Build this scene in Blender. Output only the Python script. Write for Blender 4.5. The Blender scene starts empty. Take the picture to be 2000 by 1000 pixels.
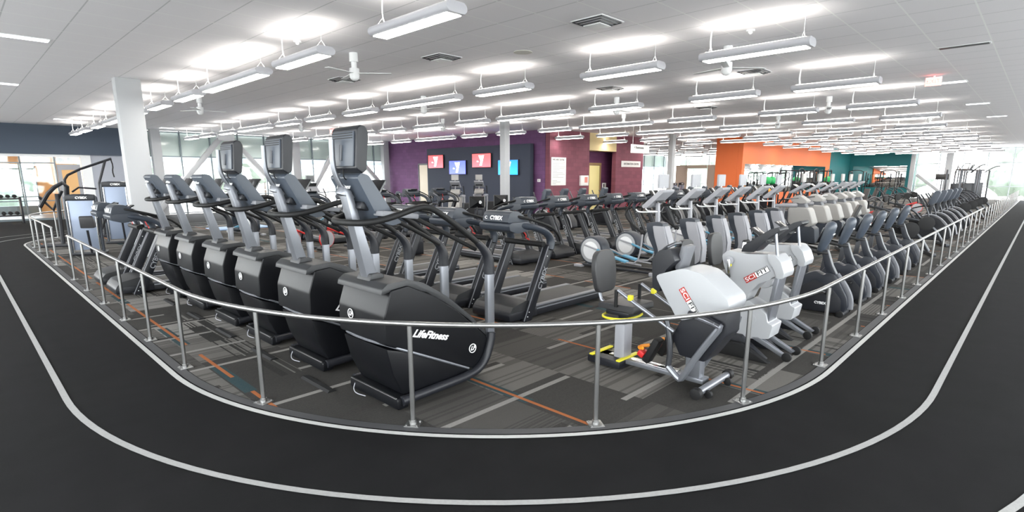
import bpy, bmesh, math, random
from mathutils import Vector, Matrix
random.seed(7)
S = bpy.context.scene
COL = S.collection
PI = math.pi

# ------------------------------------------------------------------ camera
F, CY, YAW, PITCH, ROLL, CAMH = 1056.35, 553.2, 0.771349, -0.1965436, -0.0010556, 2.15
cd = bpy.data.cameras.new('camera'); cam = bpy.data.objects.new('camera', cd); COL.objects.link(cam)
fw = Vector((math.cos(PITCH)*math.cos(YAW), math.cos(PITCH)*math.sin(YAW), math.sin(PITCH)))
rt = Vector((math.sin(YAW), -math.cos(YAW), 0)); up = rt.cross(fw)
rt2 = math.cos(ROLL)*rt + math.sin(ROLL)*up; up2 = -math.sin(ROLL)*rt + math.cos(ROLL)*up
cam.matrix_world = Matrix(((rt2.x, up2.x, -fw.x, 0), (rt2.y, up2.y, -fw.y, 0), (rt2.z, up2.z, -fw.z, CAMH), (0, 0, 0, 1)))
cd.sensor_width = 36; cd.lens = 36*F/2000; cd.shift_y = (CY-500)/2000; cd.clip_start = .05; cd.clip_end = 600
S.camera = cam

# ------------------------------------------------------------------ world, exposure
w = bpy.data.worlds.new('sky'); S.world = w; w.use_nodes = True
wn = w.node_tree.nodes; wl = w.node_tree.links
bg = wn['Background']; bg.inputs[1].default_value = 2.45
tc = wn.new('ShaderNodeTexCoord'); sx = wn.new('ShaderNodeSeparateXYZ'); cr = wn.new('ShaderNodeValToRGB')
wl.new(tc.outputs['Generated'], sx.inputs[0]); wl.new(sx.outputs[2], cr.inputs[0]); wl.new(cr.outputs[0], bg.inputs[0])
cr.color_ramp.elements[0].position = 0.0; cr.color_ramp.elements[0].color = (1, .955, .93, 1)
cr.color_ramp.elements[1].position = .7; cr.color_ramp.elements[1].color = (.96, .92, .96, 1)
S.view_settings.view_transform = 'Standard'; S.view_settings.look = 'None'
S.view_settings.exposure = 2.15; S.view_settings.gamma = 1; S.view_settings.use_curve_mapping = False
LIGHT_DOWN, LIGHT_UP = 8.0, 3.0

# ------------------------------------------------------------------ materials
def mat(name, col, rough=.5, metal=0., emit=0., coat=0., spec=.5, bump=0., bscale=200.):
    m = bpy.data.materials.new(name); m.use_nodes = True; n = m.node_tree.nodes; p = n['Principled BSDF']
    p.inputs['Base Color'].default_value = (*col, 1); p.inputs['Roughness'].default_value = rough
    p.inputs['Metallic'].default_value = metal; p.inputs['Specular IOR Level'].default_value = spec
    p.inputs['Coat Weight'].default_value = coat
    if emit: p.inputs['Emission Color'].default_value = (*col, 1); p.inputs['Emission Strength'].default_value = emit
    if bump:
        t = n.new('ShaderNodeTexNoise'); t.inputs['Scale'].default_value = bscale
        b = n.new('ShaderNodeBump'); b.inputs['Strength'].default_value = bump; b.inputs['Distance'].default_value = .002
        tcn = n.new('ShaderNodeTexCoord'); l = m.node_tree.links
        l.new(tcn.outputs['Object'], t.inputs['Vector']); l.new(t.outputs[0], b.inputs['Height']); l.new(b.outputs[0], p.inputs['Normal'])
    return m
def srgb(r, g, b):
    return tuple(((c/255)/12.92 if c/255 <= .04045 else ((c/255+.055)/1.055)**2.4) for c in (r, g, b))
BLACK = mat('gloss_black_plastic', (.003, .0034, .0048), .40, spec=.28, bump=.15, bscale=120)
SATIN = mat('satin_black_plastic', (.012, .013, .017), .42, spec=.4, bump=.1)
CAP = mat('charcoal_cap_plastic', (.018, .019, .021), .5, bump=.15)
SLATE = mat('slate_grey_plastic', (.028, .035, .048), .42, bump=.08)
SLATE2 = mat('slate_console_plastic', (.05, .062, .082), .4, bump=.08)
RUBBER = mat('black_rubber', (.006, .006, .0065), .6, spec=.35)
PADM = mat('charcoal_vinyl', (.03, .03, .032), .45, bump=.3, bscale=300)
SILV = mat('silver_grey_paint', (.23, .24, .265), .33, .6)
SILVD = mat('dark_metallic_paint', (.06, .063, .07), .35, .5)
STEEL = mat('brushed_stainless_steel', (.36, .36, .355), .32, .95)
CHROME = mat('chrome', (.7, .7, .7), .15, 1)
COLM = mat('column_paint', (.43, .44, .455), .5)
WHITE = mat('white_gloss_plastic', (.38, .39, .405), .3)
WHITEP = mat('white_paint', (.78, .79, .80), .5)
LGREY = mat('light_grey_plastic', (.32, .325, .35), .42)
LGREY2 = mat('warm_light_grey_plastic', (.36, .35, .335), .45)
MGREY = mat('mid_grey_plastic', (.14, .145, .16), .45)
YEL = mat('yellow_paint', (.75, .68, .03), .45)
RED = mat('red_plastic', (.55, .02, .02), .4)
ORNG = mat('orange_strap', (.85, .30, .02), .5)
BLUE = mat('light_blue_footpad', (.10, .32, .48), .5)
WTXT = mat('white_lettering', (.85, .85, .85), .5)
GTXT = mat('grey_lettering', (.30, .31, .33), .5)
BTXT = mat('black_lettering', (.02, .02, .02), .5)
REDLAB = mat('red_label', (.42, .03, .02), .45)
SCREEN = mat('dark_screen', (.01, .011, .013), .12)
BELT = mat('treadmill_belt_rubber', (.055, .053, .05), .75, bump=.5, bscale=400)
GREEN = mat('green_rubber', (.02, .35, .10), .5)
FROST = mat('lit_diffuser', (1, .965, .90), .5, emit=LIGHT_DOWN)
UPL = mat('lit_uplight_lens', (1, .955, .87), .5, emit=LIGHT_UP)
RECL = mat('lit_recessed_lens', (.93, .96, 1), .5, emit=1.1)

class G:                                             # small wrapper for writing node graphs
    def __init__(s, m): s.t = m.node_tree; s.n = s.t.nodes; s.l = s.t.links
    def put(s, i, v):
        if isinstance(v, (int, float)): i.default_value = v
        elif isinstance(v, tuple): i.default_value = v if len(v) == len(i.default_value) else (*v, 1)
        else: s.l.new(v, i)
    def m(s, op, a, b=0., c=0.):
        n = s.n.new('ShaderNodeMath'); n.operation = op
        for i, v in zip(n.inputs, (a, b, c)): s.put(i, v)
        return n.outputs[0]
    def noise(s, a, b, c=0.):
        k = s.n.new('ShaderNodeCombineXYZ'); s.put(k.inputs[0], a); s.put(k.inputs[1], b); s.put(k.inputs[2], c)
        n = s.n.new('ShaderNodeTexWhiteNoise'); s.l.new(k.outputs[0], n.inputs[0]); return n.outputs[0]
    def mix(s, f, a, b):
        n = s.n.new('ShaderNodeMix'); n.data_type = 'RGBA'; s.put(n.inputs[0], f); s.put(n.inputs[6], a); s.put(n.inputs[7], b)
        return n.outputs[2]
    def xyz(s):
        t = s.n.new('ShaderNodeTexCoord'); x = s.n.new('ShaderNodeSeparateXYZ'); s.l.new(t.outputs['Object'], x.inputs[0])
        s.obj = t.outputs['Object']; return x.outputs
    def tex(s, scale, detail=3.):
        n = s.n.new('ShaderNodeTexNoise'); n.inputs['Scale'].default_value = scale; n.inputs['Detail'].default_value = detail
        s.l.new(s.obj, n.inputs['Vector']); return n.outputs[0]
    def base(s, v): s.l.new(v, s.n['Principled BSDF'].inputs['Base Color'])

# carpet: planks of different tone, pale dashes along X, stripes and orange and teal lines along Y
CARPET = mat('patterned_carpet', (.05, .05, .05), .95, spec=.1)
g = G(CARPET); X, Y, Z = g.xyz()
cx = g.m('FLOOR', g.m('DIVIDE', X, .89)); cyy = g.m('FLOOR', g.m('DIVIDE', g.m('ADD', Y, g.m('MULTIPLY', g.noise(cx, 3.), 1.3)), 1.15))
tone = g.noise(cx, cyy, 1.)
c = g.mix(g.m('GREATER_THAN', tone, .35), (.026, .025, .023), (.058, .055, .051))
c = g.mix(g.m('GREATER_THAN', tone, .62), c, (.13, .123, .113))
c = g.mix(g.m('GREATER_THAN', tone, .90), c, (.24, .23, .215))
# fine ribs
rib = g.m('MULTIPLY', g.m('GREATER_THAN', g.m('SINE', g.m('MULTIPLY', Y, 150.)), .2), g.m('GREATER_THAN', g.noise(cx, cyy, 5.), .6))
c = g.mix(g.m('MULTIPLY', rib, .6), c, (.02, .02, .02))
rib2 = g.m('GREATER_THAN', g.noise(g.m('FLOOR', g.m('MULTIPLY', Y, 34.)), cx, 2.), .72)
c = g.mix(g.m('MULTIPLY', rib2, .5), c, (.022, .021, .02))
# dark stripe groups running along Y
sx1 = g.m('FRACT', g.m('DIVIDE', g.m('SUBTRACT', X, .35), 1.78))
band = g.m('LESS_THAN', sx1, .20)
stn = g.noise(g.m('FLOOR', g.m('MULTIPLY', X, 48.)), g.m('FLOOR', g.m('DIVIDE', Y, .95)), 2.)
grp = g.m('GREATER_THAN', g.noise(g.m('FLOOR', g.m('DIVIDE', X, 1.78)), g.m('FLOOR', g.m('DIVIDE', Y, 1.9)), 9.), .3)
c = g.mix(g.m('MULTIPLY', g.m('MULTIPLY', band, grp), g.m('GREATER_THAN', stn, .45)), c, (.010, .010, .010))
c = g.mix(g.m('MULTIPLY', g.m('MULTIPLY', band, grp), g.m('GREATER_THAN', stn, .86)), c, (.15, .145, .135))
# teal band
tb = g.m('MULTIPLY', g.m('LESS_THAN', g.m('ABSOLUTE', g.m('SUBTRACT', g.m('FRACT', g.m('DIVIDE', g.m('SUBTRACT', X, 2.75), 1.78)), .5)), .035),
        g.m('GREATER_THAN', g.noise(g.m('FLOOR', g.m('DIVIDE', X, 1.78)), g.m('FLOOR', g.m('DIVIDE', Y, 1.1)), 4.), .62))
c = g.mix(tb, c, (.012, .045, .055))
# pale and dark dashes along X
yb = g.m('FRACT', g.m('DIVIDE', g.m('SUBTRACT', Y, .3), .78)); yi = g.m('FLOOR', g.m('DIVIDE', g.m('SUBTRACT', Y, .3), .78))
xi = g.m('FLOOR', g.m('DIVIDE', g.m('ADD', X, g.m('MULTIPLY', g.noise(yi, 8.), .9)), .8))
dash = g.m('MULTIPLY', g.m('LESS_THAN', yb, .085), g.m('GREATER_THAN', g.noise(xi, yi, 6.), .42))
c = g.mix(dash, c, (.25, .24, .225))
dd = g.m('MULTIPLY', g.m('LESS_THAN', g.m('ABSOLUTE', g.m('SUBTRACT', yb, .15)), .05), g.m('GREATER_THAN', g.noise(xi, yi, 7.), .55))
c = g.mix(dd, c, (.022, .02, .019))
# orange broken line along Y
ox = g.m('ABSOLUTE', g.m('SUBTRACT', g.m('FRACT', g.m('DIVIDE', g.m('SUBTRACT', X, 1.87), 1.77)), .5))
orm = g.m('MULTIPLY', g.m('GREATER_THAN', ox, .4885), g.m('GREATER_THAN', g.noise(g.m('FLOOR', g.m('DIVIDE', Y, .55)), g.m('ROUND', g.m('DIVIDE', g.m('SUBTRACT', X, 1.87), 1.77)), 3.), .42))
c = g.mix(g.m('MULTIPLY', orm, .9), c, (.42, .12, .025))
nz = g.tex(90., 4.)
c2 = g.mix(g.m('MULTIPLY', nz, .55), c, (.085, .081, .075))
g.base(c2)

TRACK = mat('charcoal_rubber_track', (.03, .03, .031), .85, spec=.08)
g = G(TRACK); X, Y, Z = g.xyz()
g.base(g.mix(g.tex(3., 6.), (.0075, .0075, .0078), (.013, .013, .0135)))
b = g.n.new('ShaderNodeBump'); b.inputs['Strength'].default_value = .3; b.inputs['Distance'].default_value = .002
g.l.new(g.tex(160.), b.inputs['Height']); g.l.new(b.outputs[0], g.n['Principled BSDF'].inputs['Normal'])
EDGE = mat('grey_edging_strip', (.05, .05, .053), .6)
LINE = mat('painted_line', (.60, .60, .58), .6)
g = G(LINE); X, Y, Z = g.xyz(); g.base(g.mix(g.tex(40., 5.), (.38, .38, .37), (.50, .50, .48)))
LINE2 = mat('vignetted_painted_line', (.45, .45, .44), .6)  # greyer copy of the line paint, vignette dimming put into its colour
g = G(LINE2); X, Y, Z = g.xyz(); g.base(g.mix(g.tex(60., 5.), (.24, .24, .235), (.36, .36, .35)))

CEIL = mat('ceiling_tiles', (.72, .72, .73), .9, spec=.1)
g = G(CEIL); X, Y, Z = g.xyz()
def gl(v, off, wd): return g.m('LESS_THAN', g.m('ABSOLUTE', g.m('SUBTRACT', g.m('FRACT', g.m('ADD', g.m('DIVIDE', g.m('SUBTRACT', v, off), .82), .5)), .5)), wd)
lx = gl(X, .13, .012); ly = gl(Y, .265, .014)
c = g.mix(g.tex(70., 4.), (.84, .82, .85), (.89, .87, .90))
c = g.mix(lx, c, (.62, .62, .64)); c = g.mix(ly, c, (.93, .93, .93))
g.base(c)
def block_mat(name, col, bw=.44, bh=.22, grout=.75, axis=0):
    m = mat(name, col, .7, spec=.3); g = G(m); o = g.xyz(); h = o[0] if axis == 0 else o[1]; z = o[2]
    row = g.m('FLOOR', g.m('DIVIDE', z, bh)); fx = g.m('FRACT', g.m('ADD', g.m('DIVIDE', h, bw), g.m('MULTIPLY', row, .5))); fz = g.m('FRACT', g.m('DIVIDE', z, bh))
    j = g.m('MAXIMUM', g.m('LESS_THAN', fx, .03), g.m('LESS_THAN', fz, .055))
    var = g.noise(row, g.m('FLOOR', g.m('ADD', g.m('DIVIDE', h, bw), g.m('MULTIPLY', row, .5))))
    lo = tuple(v*.88 for v in col); hi = tuple(v*1.1 for v in col)
    g.base(g.mix(j, g.mix(var, lo, hi), tuple(v*grout for v in col))); return m
PURX = block_mat('purple_painted_block', srgb(108, 73, 111), axis=1)
PURY = block_mat('plum_painted_block', srgb(126, 74, 87), axis=0)
GWALL = mat('slate_grey_wall', srgb(74, 84, 98), .8)
PWALL = mat('dark_grey_feature_panel', srgb(54, 60, 74), .8)
OWALL = mat('orange_wall', srgb(225, 112, 56), .6)
TEAL = mat('teal_wall', srgb(22, 108, 112), .6)
CREAM = mat('cream_wall', srgb(205, 184, 138), .8)
LWALL = mat('pale_grey_wall', srgb(168, 172, 182), .8)
OFFW = mat('off_white_wall', (.6, .6, .6), .8)
WOOD = mat('warm_wood_wall', srgb(222, 176, 120), .6)
DOORC = mat('cream_door', srgb(230, 214, 150), .5)
DOORW = mat('pale_birch_door', srgb(226, 214, 196), .5)
FRAME = mat('aluminium_mullion', (.20, .24, .26), .4, .4)
FRAMEL = mat('pale_mullion', (.55, .60, .64), .4, .2)
SPAND = mat('green_spandrel_glass', (.52, .62, .58), .12, spec=.8)
PBLUE = mat('pale_blue_spandrel', (.60, .72, .82), .3)
BOARDW = mat('white_sign_board', (.80, .78, .76), .5)
MIRR = mat('wall_mirror', (.86, .90, .90), .02, 1.)
BLK = mat('tv_bezel', (.01, .01, .01), .3)
def glass(name='window_glass', refl=.08, tint=(.93, .97, .98)):
    m = bpy.data.materials.new(name); m.use_nodes = True; n = m.node_tree.nodes; l = m.node_tree.links
    n.remove(n['Principled BSDF']); t = n.new('ShaderNodeBsdfTransparent'); t.inputs[0].default_value = (*tint, 1)
    gg = n.new('ShaderNodeBsdfGlossy'); gg.inputs['Roughness'].default_value = .03
    x = n.new('ShaderNodeMixShader'); x.inputs[0].default_value = refl
    l.new(t.outputs[0], x.inputs[1]); l.new(gg.outputs[0], x.inputs[2]); l.new(x.outputs[0], n['Material Output'].inputs[0]); return m
GLASS = glass()
def screen(name, a, b):
    m = mat(name, a, .2, emit=.0); g = G(m); o = g.xyz()
    c = g.mix(g.m('MULTIPLY', g.m('ADD', o[2], .5), 1.), a, b); p = g.n['Principled BSDF']
    g.l.new(c, p.inputs['Base Color']); g.l.new(c, p.inputs['Emission Color']); p.inputs['Emission Strength'].default_value = 1.0; return m
SCR_R = screen('red_lit_screen', srgb(225, 70, 80), srgb(235, 60, 60)); SCR_B = screen('blue_lit_screen', srgb(20, 120, 220), srgb(20, 90, 210))
SCR_P = screen('violet_blue_lit_screen', srgb(70, 80, 225), srgb(60, 70, 200)); SCR_W = mat('lit_white_mark', (.9, .9, .95), .3, emit=.9)
EXITR = mat('lit_red_exit_face', (1, .18, .15), .3, emit=1.2)

# ------------------------------------------------------------------ mesh helpers
def rounded(pts, r, n=3):
    out = []; N = len(pts)
    for i in range(N):
        p = Vector(pts[i]); a = Vector(pts[i-1]); c = Vector(pts[(i+1) % N])
        da = (a-p); dc = (c-p); k = min(r, da.length*.45, dc.length*.45)
        if k < 1e-4: out.append(tuple(p)); continue
        p0 = p+da.normalized()*k; p1 = p+dc.normalized()*k
        for j in range(n+1):
            t = j/n; q = p0*(1-t)**2 + p*2*t*(1-t) + p1*t*t; out.append(tuple(q))
    return out
def smooth(pts, it=2, closed=False):
    P = [Vector(p) for p in pts]
    for _ in range(it):
        Q = [] if closed else [P[0]]
        rng = range(len(P)) if closed else range(len(P)-1)
        for i in rng:
            a, b = P[i], P[(i+1) % len(P)]; Q += [a*.75+b*.25, a*.25+b*.75]
        if not closed: Q.append(P[-1])
        P = Q
    return P
class B:
    def __init__(s): s.bm = bmesh.new()
    def _add(s, bm, bev=0., seg=2, M=None):
        if bev > 0:
            bmesh.ops.recalc_face_normals(bm, faces=bm.faces)
            ed = [e for e in bm.edges if len(e.link_faces) == 2 and e.calc_face_angle(0) > .5]
            if ed: bmesh.ops.bevel(bm, geom=ed, offset=bev, segments=seg, affect='EDGES', profile=.6, clamp_overlap=True)
        if M is not None: bmesh.ops.transform(bm, matrix=M, verts=bm.verts)
        bmesh.ops.recalc_face_normals(bm, faces=bm.faces)
        me = bpy.data.meshes.new('tmp'); bm.to_mesh(me); bm.free(); s.bm.from_mesh(me); bpy.data.meshes.remove(me); return s
    def box(s, c, size, bev=0., rx=0., ry=0., rz=0., seg=2):
        bm = bmesh.new(); bmesh.ops.create_cube(bm, size=1); bmesh.ops.scale(bm, vec=size, verts=bm.verts)
        M = Matrix.Translation(c) @ Matrix.Rotation(rz, 4, 'Z') @ Matrix.Rotation(ry, 4, 'Y') @ Matrix.Rotation(rx, 4, 'X')
        return s._add(bm, bev, seg, M)
    def prism(s, pts, x0, x1, bev=0., r=0., seg=2, taper=1., M=None):   # pts in (y,z), extruded along x
        if r: pts = rounded(pts, r)
        bm = bmesh.new(); cy = sum(p[0] for p in pts)/len(pts); cz = sum(p[1] for p in pts)/len(pts)
        a = [bm.verts.new((x0, p[0], p[1])) for p in pts]
        b = [bm.verts.new((x1, cy+(p[0]-cy)*taper, cz+(p[1]-cz)*taper)) for p in pts]
        bm.faces.new(a); bm.faces.new(b[::-1]); n = len(pts)
        for i in range(n): bm.faces.new((a[i], a[(i+1) % n], b[(i+1) % n], b[i]))
        return s._add(bm, bev, seg, M)
    def tube(s, pts, r, n=10, it=0, closed=False, flat=1.):
        P = smooth(pts, it, closed) if it else [Vector(p) for p in pts]
        bm = bmesh.new(); rings = []; N = len(P); up = None
        for i, p in enumerate(P):
            if closed: t = (P[(i+1) % N]-P[i-1]).normalized()
            else: t = ((P[i+1]-p) if i == 0 else (p-P[i-1]) if i == N-1 else (P[i+1]-P[i-1])).normalized()
            if up is None: up = t.orthogonal().normalized() if abs(t.x) > .9 else (Vector((1, 0, 0))-t*t.x).normalized()
            up = (up-t*up.dot(t)).normalized(); sd = t.cross(up)
            rr = r
            if isinstance(r, (list, tuple)):
                q = i/(N-1)*(len(r)-1); q0 = min(int(q), len(r)-2); rr = r[q0]*(1-q+q0)+r[q0+1]*(q-q0)
            rings.append([bm.verts.new(p+(up*math.cos(2*PI*k/n)+sd*math.sin(2*PI*k/n)*flat)*rr) for k in range(n)])
        for i in range(N if closed else N-1):
            a, b = rings[i], rings[(i+1) % N]
            for k in range(n): bm.faces.new((a[k], a[(k+1) % n], b[(k+1) % n], b[k]))
        if not closed: bm.faces.new(rings[0][::-1]); bm.faces.new(rings[-1])
        return s._add(bm)
    def cyl(s, p0, p1, r, n=16, bev=0.):
        p0, p1 = Vector(p0), Vector(p1); d = p1-p0; bm = bmesh.new()
        bmesh.ops.create_cone(bm, cap_ends=True, segments=n, radius1=r, radius2=r, depth=d.length)
        return s._add(bm, bev, 2, Matrix.Translation((p0+p1)/2) @ d.to_track_quat('Z', 'Y').to_matrix().to_4x4())
    def cone(s, p0, p1, r0, r1, n=16):
        p0, p1 = Vector(p0), Vector(p1); d = p1-p0; bm = bmesh.new()
        bmesh.ops.create_cone(bm, cap_ends=True, segments=n, radius1=r0, radius2=r1, depth=d.length)
        return s._add(bm, 0, 2, Matrix.Translation((p0+p1)/2) @ d.to_track_quat('Z', 'Y').to_matrix().to_4x4())
    def sph(s, c, r, sc=(1, 1, 1), n=14):
        bm = bmesh.new(); bmesh.ops.create_uvsphere(bm, u_segments=n, v_segments=max(6, n//2+2), radius=r)
        return s._add(bm, 0, 2, Matrix.Translation(c) @ Matrix.Diagonal((*sc, 1)))
    def quad(s, pts):
        bm = bmesh.new(); bm.faces.new([bm.verts.new(p) for p in pts]); return s._add(bm)
    def to(s, name, m, parent=None, label=None, sharp=.6):
        me = bpy.data.meshes.new(name); s.bm.to_mesh(me); s.bm.free()
        for p in me.polygons: p.use_smooth = True
        me.set_sharp_from_angle(angle=sharp); me.materials.append(m)
        o = bpy.data.objects.new(name, me); COL.objects.link(o); o.parent = parent
        if label: o['label'] = label
        return o
def tag(o, label, cat, group=None, loc=None, rz=None):
    o['label'] = label; o['category'] = cat
    if group: o['group'] = group
    if loc is not None: o.location = loc
    if rz is not None: o.rotation_euler = (0, 0, rz)
    return o
def thing(name, label, cat, loc=(0, 0, 0), rz=0., group=None):
    o = bpy.data.objects.new(name, None); COL.objects.link(o); o.empty_display_size = .1
    return tag(o, label, cat, group, loc, rz)
def struct(name, b, m, parent=None):
    o = b.to(name, m, parent)
    if parent is None: o['kind'] = 'structure'
    return o
def dup(root, label, loc, rz=0., group=None):
    r = root.copy(); COL.objects.link(r); r.location = loc; r.rotation_euler = (0, 0, rz); r['label'] = label
    if group: r['group'] = group
    for ch in list(root.children):
        c = ch.copy(); COL.objects.link(c); c.parent = r
        for k in list(ch.children):
            d = k.copy(); COL.objects.link(d); d.parent = c
    return r
def drop(root, names):                                # remove parts that this copy does not have
    for ch in list(root.children):
        if ch.name.split('.')[0] in names:
            for k in list(ch.children): bpy.data.objects.remove(k)
            bpy.data.objects.remove(ch)
TXT = {}
def text(parent, s, size, org, xd, ud, m, name='lettering', shear=0., bold=.0, sx=1., centre=True, fit=None):
    key = (s, size, shear, bold, centre)
    if key not in TXT:
        c = bpy.data.curves.new('t', 'FONT'); c.body = s; c.size = size; c.shear = shear; c.offset = bold; c.extrude = .0015
        c.resolution_u = 3
        if centre: c.align_x = 'CENTER'; c.align_y = 'CENTER'
        o = bpy.data.objects.new('t', c); COL.objects.link(o); bpy.context.view_layer.update()
        me = bpy.data.meshes.new_from_object(o.evaluated_get(bpy.context.evaluated_depsgraph_get()))
        bpy.data.objects.remove(o); bpy.data.curves.remove(c); TXT[key] = me
    me = TXT[key].copy(); me.materials.clear(); me.materials.append(m)
    o = bpy.data.objects.new(name, me); COL.objects.link(o)
    if fit:
        vx = [v.co.x for v in me.vertices]; sx = fit/(max(vx)-min(vx))
    x = Vector(xd).normalized(); u = Vector(ud); u = (u-x*u.dot(x)).normalized(); z = x.cross(u)
    M = Matrix(((x.x*sx, u.x, z.x, org[0]), (x.y*sx, u.y, z.y, org[1]), (x.z*sx, u.z, z.z, org[2]), (0, 0, 0, 1)))
    me.transform(M); o.parent = parent; return o
ORD = ['first', 'second', 'third', 'fourth', 'fifth', 'sixth', 'seventh', 'eighth', 'ninth', 'tenth', 'eleventh', 'twelfth', 'thirteenth', 'fourteenth',
       'fifteenth', 'sixteenth', 'seventeenth', 'eighteenth', 'nineteenth', 'twentieth']

# ------------------------------------------------------------------ room shell
H = 4.6; YB = 35.5; XE = 65.0; NX = -4.0
def arc(cx, cy, r, a0, a1, n):
    return [(cx+r*math.cos(a0+(a1-a0)*i/n), cy+r*math.sin(a0+(a1-a0)*i/n)) for i in range(n+1)]
def loop(off, xend=64.9, far=True):                   # the track's inner edge moved outwards by off
    p = [(xend, 1.58-off)] + arc(6.6, 6.6, 5.02+off, -PI/2, -PI, 40)
    p += arc(4.9, 22.7, 3.32+off, PI, PI/2, 24)
    p.append((23.0, 26.02+off))
    return p
def ribbon(o0, o1, z, name, m):
    a, b = loop(o0), loop(o1); bb = B(); bm = bmesh.new()
    va = [bm.verts.new((p[0], p[1], z)) for p in a]; vb = [bm.verts.new((p[0], p[1], z)) for p in b]
    for i in range(len(a)-1): bm.faces.new((va[i], vb[i], vb[i+1], va[i+1]))
    bb._add(bm)
    return struct(name, bb, m)
bb = B(); bb.box(((XE+NX)/2, (YB+NX)/2, -.1), (XE-NX, YB-NX, .2)); struct('floor', bb, TRACK)
cp = loop(-.02); bb = B(); bm = bmesh.new(); bm.faces.new([bm.verts.new((p[0], p[1], .006)) for p in cp+[(23.0, 35.4), (64.9, 35.4)]]); bb._add(bm)
o = struct('floor_2', bb, CARPET)
ribbon(-.01, .085, .010, 'trim_1', EDGE)
ribbon(.10, .155, .008, 'trim_2', LINE)
ribbon(1.03, 1.085, .008, 'trim_3', LINE2)
ribbon(1.98, 2.035, .008, 'trim_4', LINE2)
bb = B(); bb.box(((XE+NX)/2, (YB+NX)/2, H+.1), (XE-NX, YB-NX, .2)); struct('ceiling', bb, CEIL)
# unseen outer walls behind the camera; their glazing is added to let in daylight
bb = B(); bb.box(((XE+NX)/2, NX-.1, .2), (XE-NX, .2, .4)); bb.box(((XE+NX)/2, NX-.1, 4.5), (XE-NX, .2, .2)); struct('wall_right', bb, OFFW)
bb = B(); bb.box((NX-.1, (YB+NX)/2, .2), (.2, YB-NX, .4)); bb.box((NX-.1, (YB+NX)/2, 4.5), (.2, YB-NX, .2)); struct('wall_left', bb, OFFW)
bb = B(); bb.box(((XE+NX)/2, NX-.1, 2.4), (XE-NX, .012, 4.0)); struct('window_added_right', bb, GLASS)
bb = B(); bb.box((NX-.1, (YB+NX)/2, 2.4), (.012, YB-NX, 4.0)); struct('window_added_left', bb, GLASS)
bb = B()
for i in range(24): bb.box((NX+.2+2.95*i, NX-.1, 2.4), (.08, .14, 4.0))
for i in range(14): bb.box((NX-.1, NX+.2+2.95*i, 2.4), (.14, .08, 4.0))
struct('trim_added_mullions', bb, FRAME)
# left end wall: header, storefront, door, pale wall
bb = B(); bb.box(((NX+7.94)/2, YB+.1, (3.2+H)/2), (7.94-NX, .5, H-3.2)); struct('wall_back', bb, GWALL)
bb = B(); bb.box((5.15, YB+.12, 1.6), (.42, .3, 3.2)); bb.box((1.0, YB+.1, 3.14), (8.0, .32, .12)); struct('trim_5', bb, WHITEP)
bb = B(); bb.box((6.65, YB+.15, 1.6), (2.58, .3, 3.2)); struct('wall_back_2', bb, LWALL)
bb = B(); bb.box(((NX+3.9)/2, YB, 1.58), (3.9-NX, .015, 3.0)); struct('window_1', bb, GLASS)
bb = B()
for x in (-2.2, -.6, 1.0, 2.6, 3.9): bb.box((x, YB, 1.55), (.06, .1, 3.1), .005)
bb.box((0, YB, 2.78), (7.8, .1, .05)); bb.box((0, YB, .05), (7.8, .1, .1)); bb.box((0, YB, .95), (7.8, .08, .05)); struct('trim_6', bb, FRAME)
bb = B(); bb.box((4.42, YB, 1.36), (.94, .06, 2.72), .01); dr = struct('door_1', bb, LGREY)
bb = B(); bb.box((4.42, YB-.032, 1.6), (.6, .012, 1.7)); bb.to('door_glass', WOOD, dr)
bb = B(); bb.tube([(4.05, YB-.05, 1.0), (4.05, YB-.11, 1.02), (4.05, YB-.11, 1.3), (4.05, YB-.05, 1.32)], .013); bb.to('door_handle', STEEL, dr)
bb = B(); bb.box((4.42, YB, 2.92), (.94, .04, .34)); struct('window_2', bb, GLASS)
# vestibule beyond the storefront
bb = B(); bb.box((.5, 38.5, 3.25), (9, 5.8, .1)); struct('ceiling_2', bb, WOOD)
bb = B(); bb.box((.5, 38.5, -.06), (9, 5.8, .1)); struct('floor_3', bb, LGREY)
bb = B(); bb.box((4.75, 38.5, 1.6), (.1, 5.6, 3.2)); bb.box((4.2, 41.4, 1.6), (1.2, .1, 3.2)); bb.box((-.9, 41.4, 1.6), (4.6, .1, 3.2)); bb.box((2.5, 41.4, 3.0), (2.4, .1, .4)); struct('wall_back_3', bb, WOOD)
bb = B()
for x in (1.42, 2.95, 3.6): bb.box((x, 41.35, 1.45), (.06, .08, 2.9), .005)
for z in (.06, 1.0, 2.55): bb.box((2.5, 41.35, z), (2.3, .08, .06), .005)
bb.box((2.4, 41.2, .25), (2.2, .2, .5), .01)
struct('trim_7', bb, FRAME)
bb = B(); bb.box((2.5, 41.35, 1.5), (2.2, .01, 2.6)); struct('window_3', bb, GLASS)
# long back window wall
bb = B(); bb.box(((7.94+23)/2, YB, 1.62), (23-7.94, .015, 2.95)); bb.box(((33+XE)/2, YB, 1.62), (XE-33, .015, 2.95)); struct('window_4', bb, GLASS)
bb = B(); bb.box(((7.94+23)/2, YB+.12, 3.92), (23-7.94, .03, 1.36)); bb.box(((33+XE)/2, YB+.12, 3.92), (XE-33, .03, 1.36)); struct('window_5', bb, SPAND)
bb = B(); bb.box(((7.94+XE)/2, YB+.9, 3.08), (XE-7.94, .06, .34)); struct('trim_8', bb, PBLUE)
bb = B(); xs = [7.97+1.56*i for i in range(10)]+[33.2+2.4*i for i in range(14)]
for x in xs: bb.box((x, YB-.02, 2.3), (.07, .12, 4.6), .006)
for x0, x1 in ((7.94, 23), (33, XE)):
    for z in (.06, 1.05, 3.22, 4.54): bb.box(((x0+x1)/2, YB-.02, z), (x1-x0, .1, .06), .005)
struct('trim_9', bb, FRAME)
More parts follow.
